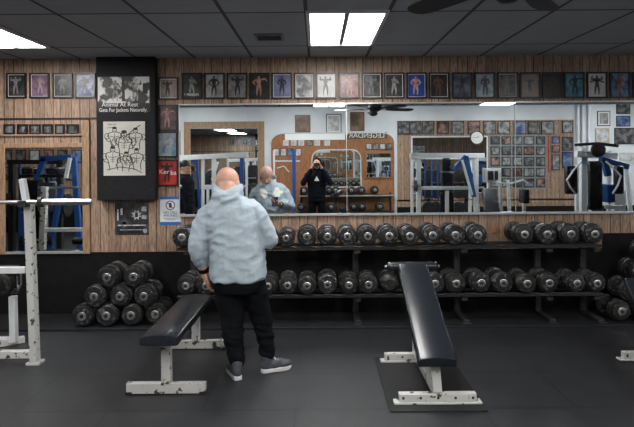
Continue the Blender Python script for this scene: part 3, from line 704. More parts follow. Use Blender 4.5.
def hand(mb, wrist, d, palm_n, side, curl=.5, s=1.0):
    """five fingers; d = direction of the hand, palm_n = palm normal, side = +1/-1 thumb side"""
    d = Vector(d).normalized(); pn = Vector(palm_n).normalized(); pn = (pn-d*pn.dot(d)).normalized(); x = d.cross(pn)*side
    w = Vector(wrist)
    mb.cap(w, w+d*.03*s, .026*s, .028*s, 10)
    for k in range(4):
        base = w+d*.088*s+x*(.028-.019*k)*s
        mb.cap(w+d*.02*s+x*(.018-.012*k)*s, base, .015*s, .012*s, 10)
        L = [.040,.045,.042,.032][k]*s; a = curl; p = base; r_ = .0095*s
        for j, l in enumerate((L, L*.65, L*.5)):
            dd = d*math.cos(a)+pn*math.sin(a); q = p+dd*l; mb.cap(p, q, r_, r_*.9, 8); p = q; r_ *= .9; a += curl*.9
    p = w+d*.025*s+x*.028*s; q = p+(d*.6+x*.7+pn*.2).normalized()*.04*s; r2 = q+(d*.85+x*.15+pn*.5*curl).normalized()*.034*s; r3 = r2+(d*.8-x*.15+pn*.6*curl).normalized()*.024*s
    mb.chain([p,q,r2,r3], [.015*s,.012*s,.0105*s,.009*s], 8)
def head(mb, c, s, face, tilt):
    """skull, jaw, nose, brow, ears. face: unit horizontal direction; tilt: nod down (rad)"""
    fz_ = Vector(face).normalized(); rt = fz_.cross(Vector((0,0,1)))
    rot = Matrix.Rotation(-tilt, 3, rt); f = rot @ fz_; u_ = rot @ Vector((0,0,1)); c = Vector(c)
    Mx = Matrix((rt, f, u_)).transposed()
    at = lambda x, y, z: c+(rt*x+f*y+u_*z)*s
    mb.ball(at(0,-.010,.022), tuple(k*s for k in (.078,.096,.088)), 20, Mx)
    mb.ball(at(0,.028,-.035), tuple(k*s for k in (.060,.064,.072)), 16, Mx)
    mb.ball(at(0,.055,-.082), tuple(k*s for k in (.032,.028,.026)), 12, Mx)
    mb.cap(at(0,.086,.004), at(0,.108,-.026), .009*s, .015*s, 10)
    mb.ball(at(.013,.098,-.03), .009*s, 8); mb.ball(at(-.013,.098,-.03), .009*s, 8)
    for sx in (-1,1):
        mb.cap(at(sx*.012,.083,.022), at(sx*.042,.068,.022), .009*s, .009*s, 8)
        mb.ball(at(sx*.079,-.008,-.012), tuple(k*s for k in (.010,.020,.032)), 10, Mx)
        mb.ball(at(sx*.04,.055,-.032), .018*s, 8)
    mb.cap(at(-.02,.083,-.054), at(.02,.083,-.054), .008*s, .008*s, 8)
    return at, Mx
def eyes(at, s, parent, origin):
    for sx in (-1,1):
        e = MB().ball(at(sx*.028,.079,.006), .0085*s, 10).build('eye', SOLE, parent, origin)
        MB().ball(at(sx*.028,.0855,.006), .0042*s, 8).build('iris', BLK, e, origin)
    MB().cap(at(-.022,.0915,-.055), at(.022,.0915,-.055), .0022*s).build('mouth', mat('lip', (.30,.10,.09), .5), parent, origin)
# grey hoodie material with the pale print on the chest
def hoodie_mat(org):
    m = bpy.data.materials.new('grey_marl_cotton'); m.use_nodes = True; nt = m.node_tree; L = nt.links.new
    b = nt.nodes['Principled BSDF']; b.inputs['Roughness'].default_value = .9; b.inputs['Specular IOR Level'].default_value = .2
    tc = nt.nodes.new('ShaderNodeTexCoord'); n = nt.nodes.new('ShaderNodeTexNoise'); n.inputs['Scale'].default_value = 60; L(tc.outputs['Object'], n.inputs[0])
    cr = nt.nodes.new('ShaderNodeValToRGB'); cr.color_ramp.elements[0].color = (.31,.375,.43,1); cr.color_ramp.elements[1].color = (.40,.465,.52,1); L(n.outputs['Fac'], cr.inputs[0])
    last = cr.outputs[0]
    n2 = nt.nodes.new('ShaderNodeTexNoise'); n2.inputs['Scale'].default_value = 16; L(tc.outputs['Object'], n2.inputs[0])
    sp = nt.nodes.new('ShaderNodeSeparateXYZ'); L(tc.outputs['Object'], sp.inputs[0])
    for (x, z, r_) in ((-.72,1.21,.065),(-.53,1.22,.055)):
        x -= org[0]
        vd = nt.nodes.new('ShaderNodeVectorMath'); vd.operation = 'DISTANCE'
        cb = nt.nodes.new('ShaderNodeCombineXYZ'); L(sp.outputs[0], cb.inputs[0]); L(sp.outputs[2], cb.inputs[2]); L(cb.outputs[0], vd.inputs[0]); vd.inputs[1].default_value = (x, 0, z)
        ad = nt.nodes.new('ShaderNodeMath'); ad.operation = 'MULTIPLY_ADD'; L(n2.outputs['Fac'], ad.inputs[0]); ad.inputs[1].default_value = .10; L(vd.outputs['Value'], ad.inputs[2])
        lt = nt.nodes.new('ShaderNodeMath'); lt.operation = 'LESS_THAN'; lt.inputs[1].default_value = r_+.05; L(ad.outputs[0], lt.inputs[0])
        fy = nt.nodes.new('ShaderNodeMath'); fy.operation = 'GREATER_THAN'; fy.inputs[1].default_value = .05; L(sp.outputs[1], fy.inputs[0])
        ml = nt.nodes.new('ShaderNodeMath'); ml.operation = 'MULTIPLY'; L(lt.outputs[0], ml.inputs[0]); L(fy.outputs[0], ml.inputs[1])
        mx = nt.nodes.new('ShaderNodeMix'); mx.data_type = 'RGBA'; L(ml.outputs[0], mx.inputs[0]); L(last, mx.inputs[6]); mx.inputs[7].default_value = (.8,.8,.72,1); last = mx.outputs[2]
    L(last, b.inputs['Base Color'])
    return m
# --- the man in grey
MO = Vector((-.60,4.10,0))
body = MB()
sh_l = Vector((-.835,4.09,1.235)); el_l = Vector((-.893,4.05,.99)); wr_l = Vector((-.862,4.13,.785))
sh_r = Vector((-.46,4.09,1.235)); el_r = Vector((-.375,4.13,1.035)); wr_r = Vector((-.475,4.36,1.065))
at, Mx = head(body, (-.688,4.165,1.452), 1.14, (.12,1,0), R(34))
body.cap((-.686,4.115,1.43), (-.67,4.08,1.30), .072, .08)
body.loft([(-.62,4.10,.80,.16,.12),(-.62,4.11,1.0,.18,.14),(-.64,4.10,1.2,.19,.12),(-.655,4.09,1.33,.10,.08)])
body.chain([sh_l, el_l, wr_l], [.055,.045,.030]); body.chain([sh_r, el_r, wr_r], [.055,.045,.030])
hand(body, wr_l, (.10,.10,-1), (.9,.3,0), 1, .35, 1.0)
hand(body, wr_r, (-.75,.5,.12), (-.2,-.2,1), 1, .55, 1.0)
body.chain([(-.67,4.10,.80),(-.655,4.12,.48),(-.61,4.07,.12)], [.09,.065,.04]); body.chain([(-.53,4.12,.80),(-.44,4.19,.46),(-.395,4.18,.12)], [.09,.062,.04])
man = solid('person', body, .0062, SKIN, None, MO, 2)
tag(man, 'bald person in grey hoodie and black joggers, back to us, looking at a phone', 'person')
eyes(at, 1.14, man, MO)
h = MB()
h.loft([(-.600,4.10,.725,.198,.150),(-.600,4.10,.745,.212,.168),(-.600,4.10,.800,.214,.172),(-.600,4.11,.815,.212,.180),(-.602,4.12,.88,.210,.195),(-.608,4.125,.98,.208,.20),(-.62,4.115,1.08,.205,.19),(-.635,4.10,1.18,.212,.168),(-.645,4.095,1.26,.205,.145),(-.655,4.09,1.32,.165,.118),(-.672,4.09,1.36,.120,.095),(-.678,4.10,1.38,.100,.09)], pw=2.6)
h.chain([sh_l+Vector((.06,0,.02)), sh_l+Vector((.005,0,-.03)), (sh_l+el_l)/2+Vector((-.012,0,0)), el_l, (el_l+wr_l)/2+Vector((-.012,0,0)), wr_l+Vector((-.008,-.01,.055))], [.085,.088,.080,.070,.061,.046], 18)
h.chain([sh_r+Vector((-.05,0,.02)), sh_r+Vector((0,0,-.03)), el_r, wr_r-Vector((-.01,.04,0))], [.088,.092,.080,.052], 18)
for z_, y_, w_, r_ in ((1.285,4.010,.075,.022),(1.318,3.995,.092,.028),(1.353,3.99,.106,.031),(1.388,4.01,.110,.030),(1.410,4.035,.104,.024)):
    h.chain([(-.675-w_,4.10,z_+.035),(-.675-w_*.75,y_+.03,z_+.01),(-.675,y_,z_-.022),(-.675+w_*.75,y_+.03,z_+.01),(-.675+w_,4.10,z_+.035)], [r_*.6,r_,r_*1.15,r_,r_*.6], 12)
h.ball((-.60,4.15,.92), (.20,.185,.13), 20)
def fold(co):
    q = Vector((co.x*6+co.z*7, co.y*5, co.z*9-co.x*5)); r_ = noise.noise(q); r2 = noise.noise(Vector((co.x*9-co.z*12, co.y*8+3, co.z*10+co.x*8)))
    a_ = (1-abs(r_)*3.4)*.006+(1-abs(r2)*3)*.006-.006
    return max(-.018, a_)
hood = solid('hoodie', h, .0095, hoodie_mat(MO), man, MO, 3, fold)
cf = MB(); q = wr_l+Vector((-.004,-.006,.035)); cf.lathe([(.045,0),(.047,.01),(.045,.03),(.040,.035)], q, (wr_l-el_l), 18); cf.build('dark_cuff', TROUSER, hood, MO)
tr = MB()
tr.loft([(-.60,4.11,.64,.175,.14),(-.60,4.11,.70,.195,.155),(-.60,4.11,.80,.195,.155)], pw=2.3)
tr.chain([(-.69,4.10,.76),(-.675,4.11,.62),(-.652,4.12,.46),(-.64,4.09,.30),(-.612,4.075,.13)], [.112,.108,.094,.080,.062], 18)
tr.chain([(-.52,4.12,.76),(-.485,4.14,.62),(-.445,4.18,.46),(-.412,4.19,.30),(-.392,4.185,.14)], [.112,.104,.086,.072,.056], 18)
def fold2(co):
    k = .015 if co.z < .38 else .010
    return noise.noise(Vector((co.x*8, co.y*8, co.z*(30 if co.z < .38 else 14)+co.x*6)))*k
solid('trousers', tr, .011, TROUSER, man, MO, 3, fold2)
def shoe(heel, ang, parent, origin, L=.285, lift=0.0):
    d = Vector((math.sin(ang), math.cos(ang), 0)); n_ = Vector((d.y, -d.x, 0)); c = Vector(heel); c.z = 0; d = d*(L/.285)
    Q = lambda a_, b_, z: c+d*a_+n_*b_+Vector((0,0,z))
    up_ = MB(); Rm = Matrix((n_, d.normalized(), Vector((0,0,1)))).transposed()
    up_.ball(Q(.055,0,.060),(.038,.055,.050),16,Rm); up_.ball(Q(.13,0,.055),(.042,.09,.045),16,Rm); up_.ball(Q(.21,.0,.045),(.045,.07,.034),16,Rm); up_.cap(Q(.055,0,.06),Q(.05,0,.115),.040,.042)
    s = solid('shoe', up_, .007, SHOE, parent, origin, 3)
    # sole outline
    out = [(.0,.0),(.012,.028),(.05,.036),(.11,.034),(.18,.046),(.24,.044),(.275,.025),(.285,0),(.275,-.025),(.24,-.040),(.18,-.042),(.11,-.032),(.05,-.036),(.012,-.028)]
    nn = len(out); vs = [Q(a_,b_,.001+(.012 if a_ > .26 else 0)) for a_, b_ in out]+[Q(a_,b_,.032) for a_, b_ in out]
    m = MB(); m.add(vs, [tuple(range(nn))[::-1], tuple(range(nn,2*nn))]+[(i,(i+1)%nn,(i+1)%nn+nn,i+nn) for i in range(nn)])
    m.build('sole', SOLE, s, origin, bevel=.004)
    l = MB()
    for k in range(4): l.bar(Q(.13+k*.022,-.022,.097-k*.007), Q(.13+k*.022,.022,.097-k*.007), .006)
    l.build('laces', WHT, s, origin)
shoe((-.588,4.005,0), R(-24), man, MO, .25); shoe((-.440,4.155,0), R(66), man, MO, .25)
# watch on the right wrist
w = MB(); ax = (wr_r-el_r).normalized(); w.lathe([(.034,0),(.037,.003),(.037,.022),(.034,.025)], wr_r-ax*.012, ax, 18); w.build('wrist_watch', BLACKM, man, MO)
# phone
pc = wr_r+Vector((-.075,.075,.045)); t = thing('mobile_phone', 'black mobile phone held in the right hand of the person in grey', 'phone', pc)
Rm = Matrix.Rotation(R(40),3,'X')
MB().box((0,0,0),(.075,.011,.15),Rm).build('case', BLACKM, t, bevel=.004); MB().box(Rm @ Vector((0,-.0062,0)),(.067,.001,.138),Rm).build('screen', GLASSB, t); MB().box(Rm @ Vector((.02,.0062,.055)),(.022,.002,.022),Rm).build('camera_bump', GLASSB, t)

# --- the photographer, behind the camera
PO = Vector((0,-.30,0)); b_ = MB()
at, Mx = head(b_, (0,-.235,1.595), 1.0, (0,1,0), 0)
b_.cap((0,-.26,1.53),(0,-.28,1.42),.058,.07)
b_.loft([(0,-.30,.90,.15,.10),(0,-.30,1.1,.15,.10),(0,-.30,1.3,.17,.10),(0,-.30,1.44,.11,.08)])
for s in (-1,1):
    b_.chain([(s*.19,-.29,1.40),(s*.29,-.16,1.20),(s*.10,-.085,1.53)], [.05,.042,.028])
    hand(b_, (s*.098,-.08,1.535), (-s*.35,.05,.95), (-s*.9,.05,-.1), s, .55, .9)
    b_.chain([(s*.09,-.30,.90),(s*.12,-.30,.5),(s*.13,-.32,.1)], [.085,.062,.04])
ph = solid('person', b_, .0065, SKIN, None, PO, 2)
tag(ph, 'person in dark hooded sweatshirt holding a camera to the face, in the mirror', 'person')
eyes(at, 1.0, ph, PO)
h = MB(); h.loft([(0,-.30,.86,.19,.14),(0,-.30,.95,.20,.15),(0,-.30,1.15,.20,.145),(0,-.30,1.32,.215,.135),(0,-.30,1.41,.19,.11),(0,-.29,1.47,.11,.09)])
for s in (-1,1): h.chain([(s*.17,-.30,1.39),(s*.29,-.17,1.19),(s*.125,-.095,1.47)], [.078,.066,.048], 16)
h.ball((0,-.29,1.625), (.105,.105,.125), 20); h.ball((0,-.29,1.50), (.11,.10,.07), 16)
hd = solid('hoodie', h, .011, NAVY, ph, PO, 4, fold)
MB().prism([(-.055,1.235),(.055,1.235),(0,1.34)], -.150, -.143).build('chest_logo', WHT, hd, PO)
tr = MB(); tr.loft([(0,-.30,.78,.17,.13),(0,-.30,.92,.175,.135)])
for s in (-1,1): tr.chain([(s*.09,-.30,.82),(s*.115,-.30,.48),(s*.13,-.32,.10)], [.10,.078,.06], 16)
solid('trousers', tr, .012, TROUSER, ph, PO, 3, fold2)
shoe((-.13,-.36,0), R(-6), ph, PO); shoe((.13,-.36,0), R(6), ph, PO)
t = thing('photo_camera', 'black photo camera held to the photographer\'s face', 'camera', (0,-.10,1.56))
MB().b2((-.062,-.022,-.005),(.062,.018,.075)).b2((-.022,-.02,.075),(.022,.016,.098)).build('camera_body', BLACKM, t, bevel=.006)
MB().lathe([(.034,0),(.036,.01),(.036,.035),(.033,.05)], (0,.018,.034), (0,1,0), 20).build('lens', BLACKM, t)
# --- person in black with a cap, reflected at the left edge of the mirror
KO = Vector((-2.14,2.76,0)); x, y = KO.x, KO.y; b_ = MB()
at, Mx = head(b_, (x,y,1.56), 1.0, (1,.25,0), R(8))
b_.cap((x,y,1.50),(x-.02,y,1.38),.055,.07); b_.loft([(x,y,.90,.10,.15),(x,y,1.1,.10,.15),(x,y,1.3,.10,.17),(x,y,1.42,.08,.11)])
for s in (-1,1):
    b_.chain([(x,y+s*.19,1.36),(x-.02,y+s*.24,1.08),(x+.02,y+s*.24,.84)], [.05,.04,.028]); hand(b_, (x+.02,y+s*.24,.84), (.1,0,-1), (0,-s,0), -s, .4, .95)
    b_.chain([(x,y+s*.09,.90),(x+.02,y+s*.11,.5),(x,y+s*.12,.1)], [.085,.062,.04])
kp = solid('person', b_, .007, SKIN, None, KO, 2)
tag(kp, 'person in black top and cap reflected at the left edge of the big mirror', 'person'); eyes(at, 1.0, kp, KO)
h = MB(); h.loft([(x,y,.84,.15,.20),(x,y,.95,.155,.21),(x,y,1.15,.15,.21),(x,y,1.32,.14,.225),(x,y,1.41,.10,.17),(x,y,1.46,.08,.09)])
for s in (-1,1): h.chain([(x,y+s*.17,1.36),(x-.02,y+s*.245,1.08),(x+.015,y+s*.24,.88)], [.078,.066,.05], 16)
solid('sweatshirt', h, .012, NAVY, kp, KO, 4, fold)
tr = MB(); tr.loft([(x,y,.76,.13,.17),(x,y,.92,.135,.175)])
for s in (-1,1): tr.chain([(x,y+s*.09,.82),(x+.02,y+s*.11,.48),(x,y+s*.12,.10)], [.10,.078,.06], 16)
solid('trousers', tr, .012, TROUSER, kp, KO, 3, fold2)
cp = MB(); cp.ball((x-.01,y,1.605),(.093,.088,.085),18); cp.bar((x+.06,y+.015,1.605),(x+.17,y+.04,1.585),.13,.012); solid('cap', cp, .006, BLACKM, kp, KO, 2)
shoe((x-.06,y+.12,0), R(80), kp, KO); shoe((x-.06,y-.12,0), R(95), kp, KO)

# ------------------------------------------------------------------ rear of the room (seen in the mirrors)
def rb(mb, u0, v0, u1, v1, ya, yb, yref=YB):
    a = M(u0, v0, yref); b = M(u1, v1, yref); return mb.b2((a.x,ya,b.z),(b.x,yb,a.z))
BK = YB
struct(rb(MB(), 397, 121, 574, 200, BK, BK+.02).build('trim_6', WOOD), 'wood panelling on the rear wall')
struct(rb(MB(), 397, 207, 900, 240, BK+.02, BK+.035).build('baseboard_rear', BLACKWALL))
struct(rb(MB(), 397, 199.8, 574, 207, BK, BK+.02).build('trim_7', WOOD))
struct(rb(MB(), -30, 132, 181, 200, BK, BK+.02).build('trim_14', WOOD), 'wood panelling on the rear wall behind the squat rack side')
struct(rb(MB(), -30, 200, 181, 240, BK, BK+.035).build('trim_15', BLACKWALL))
# wood framed mirror, rear left
def rear_mirror(u0, v0, u1, v1, fw, m, label, y=BK, th=.03):
    a = M(u0,v0,y); b = M(u1,v1,y); b.z = max(b.z, .1)
    t = thing('framed_mirror', label, 'mirror', ((a.x+b.x)/2, y, b.z)); o = t.location; k = fw
    f = MB(); f.b2((a.x,y,b.z),(a.x+k,y+th,a.z)).b2((b.x-k,y,b.z),(b.x,y+th,a.z)).b2((a.x+k,y,a.z-k),(b.x-k,y+th,a.z)).b2((a.x+k,y,b.z),(b.x-k,y+th,b.z+k*.5))
    f.build('frame', m, t, o, bevel=.004)
    MB().b2((a.x+k,y,b.z+k*.5),(b.x-k,y+th*.4,a.z-k)).build('glass_pane', mir, t, o, smooth=False)
    return t
rear_mirror(184, 122, 265, 222, .16, WOODL, 'tall mirror in broad wooden frame on the rear wall, behind the reflected man')
rear_mirror(411, 136.5, 488, 193, .03, WHITE, 'wide mirror on the panelled rear wall behind the cable machine', y=BK+.02)
# arched wooden alcove with lettering
a = M(270.5,128,BK); b = M(395,220,BK); zt_ = M(340,133,BK).z; zb_ = .25
arc = []; rx_ = .32; cxs = [(a.x+rx_, zt_-rx_*.75), (b.x-rx_, zt_-rx_*.75)]
arc.append((a.x, zb_)); arc += [(cxs[0][0]-rx_*math.cos(q), cxs[0][1]+rx_*.75*math.sin(q)) for q in [i*math.pi/16 for i in range(9)]]
arc += [(cxs[1][0]+rx_*math.sin(q), cxs[1][1]+rx_*.75*math.cos(q)) for q in [i*math.pi/16 for i in range(9)]]; arc.append((b.x, zb_))
t = thing('arched_wall_panel', 'orange wooden panel with rounded top and legendary lettering on the rear wall', 'wall panel', ((a.x+b.x)/2,BK,zb_)); o = t.location
MB().prism(arc, BK, BK+.03).build('board', ORANGE, t, o)
MB().tube([(p[0], BK+.035, p[1]) for p in arc], .016, 6).build('white_edge', WHITE, t, o)
hz = M(300,137,BK).z
MB().b2((M(284,0,BK).x,BK+.03,hz-.075),(M(344,0,BK).x,BK+.045,hz+.075)).build('white_header', mat('header_white', (.85,.85,.85), .5), t, o)
hd_ = MB().b2((M(345,0,BK).x,BK+.03,hz-.06),(M(386,0,BK).x,BK+.036,hz+.10)).build('dark_header', FRAMEW, t, o)
text('lettering', 'LEGENDARY', WHT, .17, (M(383.5,0,BK).x-o.x, .0385, hz-.03-o.z), t, back=True, sx=1.02)
# mirrors inside the alcove
def rmirror_round(u0, v0, u1, v1, label, m):
    a = M(u0,v0,BK+.03); b = M(u1,v1,BK+.03); y = BK+.031; r_ = .22
    pts = [(a.x,b.z)]+[(a.x+r_-r_*math.cos(q), a.z-r_+r_*math.sin(q)) for q in [i*math.pi/16 for i in range(9)]]+[(b.x-r_+r_*math.sin(q), a.z-r_+r_*math.cos(q)) for q in [i*math.pi/16 for i in range(9)]]+[(b.x,b.z)]
    t = thing('arched_mirror', label, 'mirror', ((a.x+b.x)/2, y, b.z)); o = t.location
    MB().prism(pts, y, y+.01).build('glass_pane', mir, t, o, smooth=False)
    MB().tube([(p[0], y+.012, p[1]) for p in pts]+[(a.x,y+.012,b.z)], .014, 6).build('rim', m, t, o)
rmirror_round(312, 150, 361, 187, 'round-cornered mirror in the orange panel behind the photographer', WHITE)
rear_mirror(364.5, 151.5, 393, 178, .05, ORANGE, 'small mirror in an orange wooden frame under the lettering', y=BK+.03, th=.03)
# pictures on the rear wall
pc_ = {}
def rpic(u0, v0, u1, v1, fm, pm, label, group=None, y=BK, fw=.02, mount=None):
    a = M(u0,v0,y); b = M(u1,v1,y)
    t = thing('framed_picture', label, 'picture', ((a.x+b.x)/2, y, b.z), 0, group); o = t.location
    MB().b2((a.x,y,b.z),(b.x,y+.018,a.z)).build('frame', fm, t, o)
    k = fw
    if mount: MB().b2((a.x+k,y+.018,b.z+k),(b.x-k,y+.019,a.z-k)).build('mount', mount, t, o); k = fw*2.6
    pr = MB().b2((a.x+k,y+.019,b.z+k),(b.x-k,y+.0205,a.z-k)).build('print', pm, t, o)
    return t
dk = printmat(g(.02), g(.20), 9); md = printmat(g(.08), g(.35), 9); lt_ = printmat(g(.35), g(.6), 9); br_ = printmat((.10,.06,.035), (.22,.15,.10), 5); bl_ = printmat((.01,.04,.18), (.2,.25,.35), 7); tn_ = printmat((.05,.02,.02), (.35,.22,.18), 8); gold = mat('gold_frame', (.40,.28,.12), .4, noise_amt=.2)
rpic(295,115,310.5,134,FRAMEW,br_,'brown picture on the grey rear wall above the white header')
rpic(326,114,341.5,133,FRAMEB,lt_,'black framed white certificate on the rear wall above the alcove', mount=WM)
rpic(350,112,364.5,131,FRAMEW,br_,'brown picture on the grey rear wall above the lettering')
for k, u in enumerate([283,291,298.5,307,314.5,324.5]):
    rpic(u,140.5,u+5.5,145.5,FRAMEB if k == 3 else WHT, md if k == 3 else lt_, f'tiny pale picture, {ORD[k]} from the left in the upper row on the orange panel', 'tiny pictures on the orange panel', BK+.03, .012)
for k, u in enumerate([273.5,280.5,287.5,295.5]):
    rpic(u,148.5,u+5.8,156,FRAMEB, lt_ if k != 2 else bl_, f'tiny dark-framed picture, {ORD[k]} from the left in the lower row on the orange panel', 'tiny pictures on the orange panel', BK+.03, .012)
for k, u in enumerate([366,372.8,379.5,386.2]):
    rpic(u,143.5,u+5.8,149.5,FRAMEB, lt_ if k % 2 == 0 else md, f'tiny picture under the lettering, {ORD[k]} from the left', 'tiny pictures under the lettering', BK+.03, .012)
for k, u in enumerate([397.5,409.5,422,436.5,451.5,467.5,483,497.5,513.5,527.5,541]):
    w_ = 12 if k < 3 else 12.5
    rpic(u,121.3,u+w_,134.3,FRAMEB,[dk,dk,dk,tn_,md,tn_,md,md,bl_,dk,md][k], f'dark framed photo, {ORD[k]} from the left in the top row on the rear wood panelling', 'framed photos on the rear panelling', BK+.02)
for k, u in enumerate([2,16,30,44,58,72,86]):
    rpic(u,150,u+10,163,FRAMEB,[md,dk,lt_,tn_,dk,bl_,md][k], f'dark framed photo in the low left mirror, {ORD[k]} from left in the upper row', 'framed photos reflected in the low left mirror', BK+.02)
for k, u in enumerate([2,18,34,50,66,82]):
    rpic(u,167,u+12,180,FRAMEB,[dk,tn_,dk,md,dk,dk][k], f'dark framed photo in the low left mirror, {ORD[k]} from left in the lower row', 'framed photos reflected in the low left mirror', BK+.02)
# clock
c = M(476.5,137.8,BK+.02); t = thing('wall_clock', 'round black-rimmed wall clock among the pictures on the rear wall', 'clock', (c.x,BK+.034,c.z-.14))
MB().lathe([(.17,0),(.17,.03),(.15,.035),(.145,.02)], (0,0,.14), (0,1,0), 24).build('rim', BLACKM, t); MB().lathe([(.145,0),(.145,.022)], (0,0,.14), (0,1,0), 24).build('dial', WHT, t)
MB().bar((0,.024,.14),(.05,.024,.19),.01).bar((0,.024,.14),(-.08,.024,.15),.008).build('hands', BLK, t)
struct(rb(MB(), 489, 135.5, 546.5, 189, BK+.0201, BK+.0215).build('trim_12', mat('dull_grey_board', (.22,.23,.24), .7, noise_amt=.2)))
for ci, (u0, w_) in enumerate([(490.5,9),(501.5,9),(512.5,9.5),(523.5,10.5),(536,9)]):
    for ri, (v0, v1) in enumerate([(136.5,144.5),(146.5,155),(157,166),(168,176.5),(178.5,187)]):
        rpic(u0,v0,u0+w_,v1,FRAMEB,[dk,md,tn_,dk,md][(ci*2+ri) % 5], f'small dark photo in the rear wall grid, {ORD[ci]} column from left, {ORD[ri]} row from top', 'photo grid on the rear wall', BK+.02)
struct(rb(MB(), 547.5, 136, 549, 172, BK+.02, BK+.03).build('trim_8', RED))
for k, (v0, v1) in enumerate([(136.5,143.5),(145.5,152.5),(154.5,170)]):
    rpic(551.5,v0,559.5,v1,FRAMEB,[bl_,tn_,md][k], f'small framed photo right of the red strip, {ORD[k]} from the top', 'photos beside the red strip', BK+.02)
for k, (v0, v1) in enumerate([(121,133),(137,150.5),(152,168)]):
    rpic(562,v0,572.5,v1,FRAMEB,[md,dk,bl_][k], f'black framed photo on the panelling end, {ORD[k]} from the top', 'photos on the panelling end', BK+.02)
for u in (577, 582, 588): 
    a = M(u,110,BK); struct(MB().cyl((a.x,BK+.05,.0),(a.x,BK+.05,3.199),.035).build('trim_%d' % (9+[577,582,588].index(u)), REARPAINT))
rpic(597,111,610,126,FRAMEB,md,'black framed photo high on the grey rear wall right of the pipes', mount=WM)
rpic(595,128.5,609,142.5,gold,lt_,'gold framed white certificate on the rear wall behind the chest machine')
rpic(616,103.5,630,114,FRAMEB,dk,'upper dark photo at the far right of the rear wall'); rpic(616,116,630,126.5,FRAMEB,bl_,'lower dark blue photo at the far right of the rear wall')
rpic(614,128,636,144,FRAMEB,dk,'wide dark picture at the far right of the rear wall'); rpic(618,152,636,162,WHT,lt_,'white notice low at the far right of the rear wall')
# rear dumbbell rack
RY = -1.22
t = thing('dumbbell_rack', 'black dumbbell rack on the rear wall behind the photographer, seen in the mirror', 'rack', (0,RY-.15,0)); o = t.location
xa, xb = M(298,0,RY).x, M(392,0,RY).x
for z in (.86,.47):
    MB().b2((xa,RY-.33,z-.03),(xb,RY-.02,z)).build('shelf', BLACKM, t, o)
    MB().b2((xa,RY-.02,z-.03),(xb,RY-.012,z-.0)).build('edge_strip', ALU if z > .8 else BLACKM, t, o)
for x in (xa+.03,(xa+xb)/2,xb-.03): MB().b2((x-.025,RY-.36,0),(x+.025,RY-.335,.9)).build('upright', BLACKM, t, o)
MB().b2((M(271,0,RY).x,RY-.362,0),(xb,RY-.352,.98)).build('back_panel', BLACKM, t, o)
for x in (xa+.03,(xa+xb)/2,xb-.03): MB().b2((x-.025,RY-.34,0),(x+.025,RY+.05,.04)).build('foot', BLACKM, t, o)
for i, (u, z) in enumerate([(304,.86),(329,.86),(336,.86),(351.5,.86),(361.5,.86),(375,.86),(301,.47),(331,.47),(353.5,.47),(362,.47),(380,.47)]):
    dumbbell([4,1,0][i % 3], (M(u,190,RY).x, RY-.33, z+.113), f'mirrored black dumbbell on the rear rack\'s {"upper" if z > .8 else "lower"} shelf, {ORD[i if i < 6 else i-6]} from left', 'dumbbells on the rear rack', rz=0)

# ------------------------------------------------------------------ machines (seen in the mirrors)
def machine(name, label, y):
    t = thing(name, label, 'exercise machine', (0,0,0)); return t
def place(t, x, y):      # move the origin to the base once built
    t.location = (x, y, 0)
    for c in t.children: c.location = c.location-Vector((x, y, 0))
def mbar(t, nm, m, y, segs, w, y2=None):
    mb = MB()
    for (u0, v0, u1, v1) in segs:
        p = M(u0, v0, y); q = M(u1, v1, y if y2 is None else y2); p.z = max(p.z, .03); q.z = max(q.z, .03)
        mb.bar(p, q, w, up=(0,1,0))
    return mb.build(nm, m, t, bevel=.003)
def mpad(t, nm, m, y, u0, v0, u1, v1, th=.08, bev=.03):
    a = M(u0,v0,y); b = M(u1,v1,y); zb = max(b.z, .2)
    return MB().b2((a.x,y-th/2,zb),(b.x,y+th/2,a.z)).build(nm, m, t, bevel=bev, segs=3)
# A cable machine
y = 1.76; t = machine('cable_machine', 'large white framed cable machine with black pads, reflected in the middle mirror', y)
mbar(t, 'front_post', WHITE, y, [(418.5,154,418.5,252)], .075); mbar(t, 'front_post', WHITE, y, [(476,154,476,252)], .075)
mbar(t, 'rear_post', WHITE, y-.5, [(412,157,412,248)], .05); mbar(t, 'rear_post', WHITE, y-.5, [(470,157,470,248)], .05)
mbar(t, 'top_beam', WHITE, y, [(410,155.5,484,155.5)], .085); mbar(t, 'middle_beam', WHITE, y, [(418,188,476,188)], .06); mbar(t, 'centre_post', WHITE, y, [(447,188,447,252)], .06)
mbar(t, 'rear_beam', WHITE, y-.5, [(412,158,472,158)], .05); mbar(t, 'side_beam', WHITE, y, [(419,156,412,158)], .05, y-.5); mbar(t, 'side_beam', WHITE, y, [(475,156,470,158)], .05, y-.5)
mbar(t, 'base_beam', WHITE, y, [(410,251,484,251)], .06); mbar(t, 'base_side', WHITE, y, [(418.5,252,412,252)], .06, y-.5)
mpad(t, 'back_pad', VINYL, y-.15, 440, 172, 454, 226, .08); mpad(t, 'head_pad', VINYL, y-.2, 442, 158, 451, 171, .07)
mbar(t, 'blue_lever', BLUE, y+.1, [(454,170,466,156),(466,156,474,197)], .07); mbar(t, 'white_lever', WHITE, y+.14, [(462,160,472,195)], .04)
mbar(t, 'pulley_cable', BLACKM, y+.03, [(425,200,447,190),(447,190,472,200)], .012)
p = M(415,186,y+.1); MB().lathe([(.03,0),(.10,.005),(.11,.02),(.10,.035),(.03,.04)], p, (1,0,0), 18).build('weight_disc', RUBBER, t); MB().lathe([(.02,0),(.02,.16)], p-Vector((.06,0,0)), (1,0,0), 10).build('disc_peg', CHROME, t)
mbar(t, 'blue_post', BLUE, y-.45, [(425,160,425,200),(432,160,432,200),(438,160,438,200)], .03)
place(t, 2.3, y)
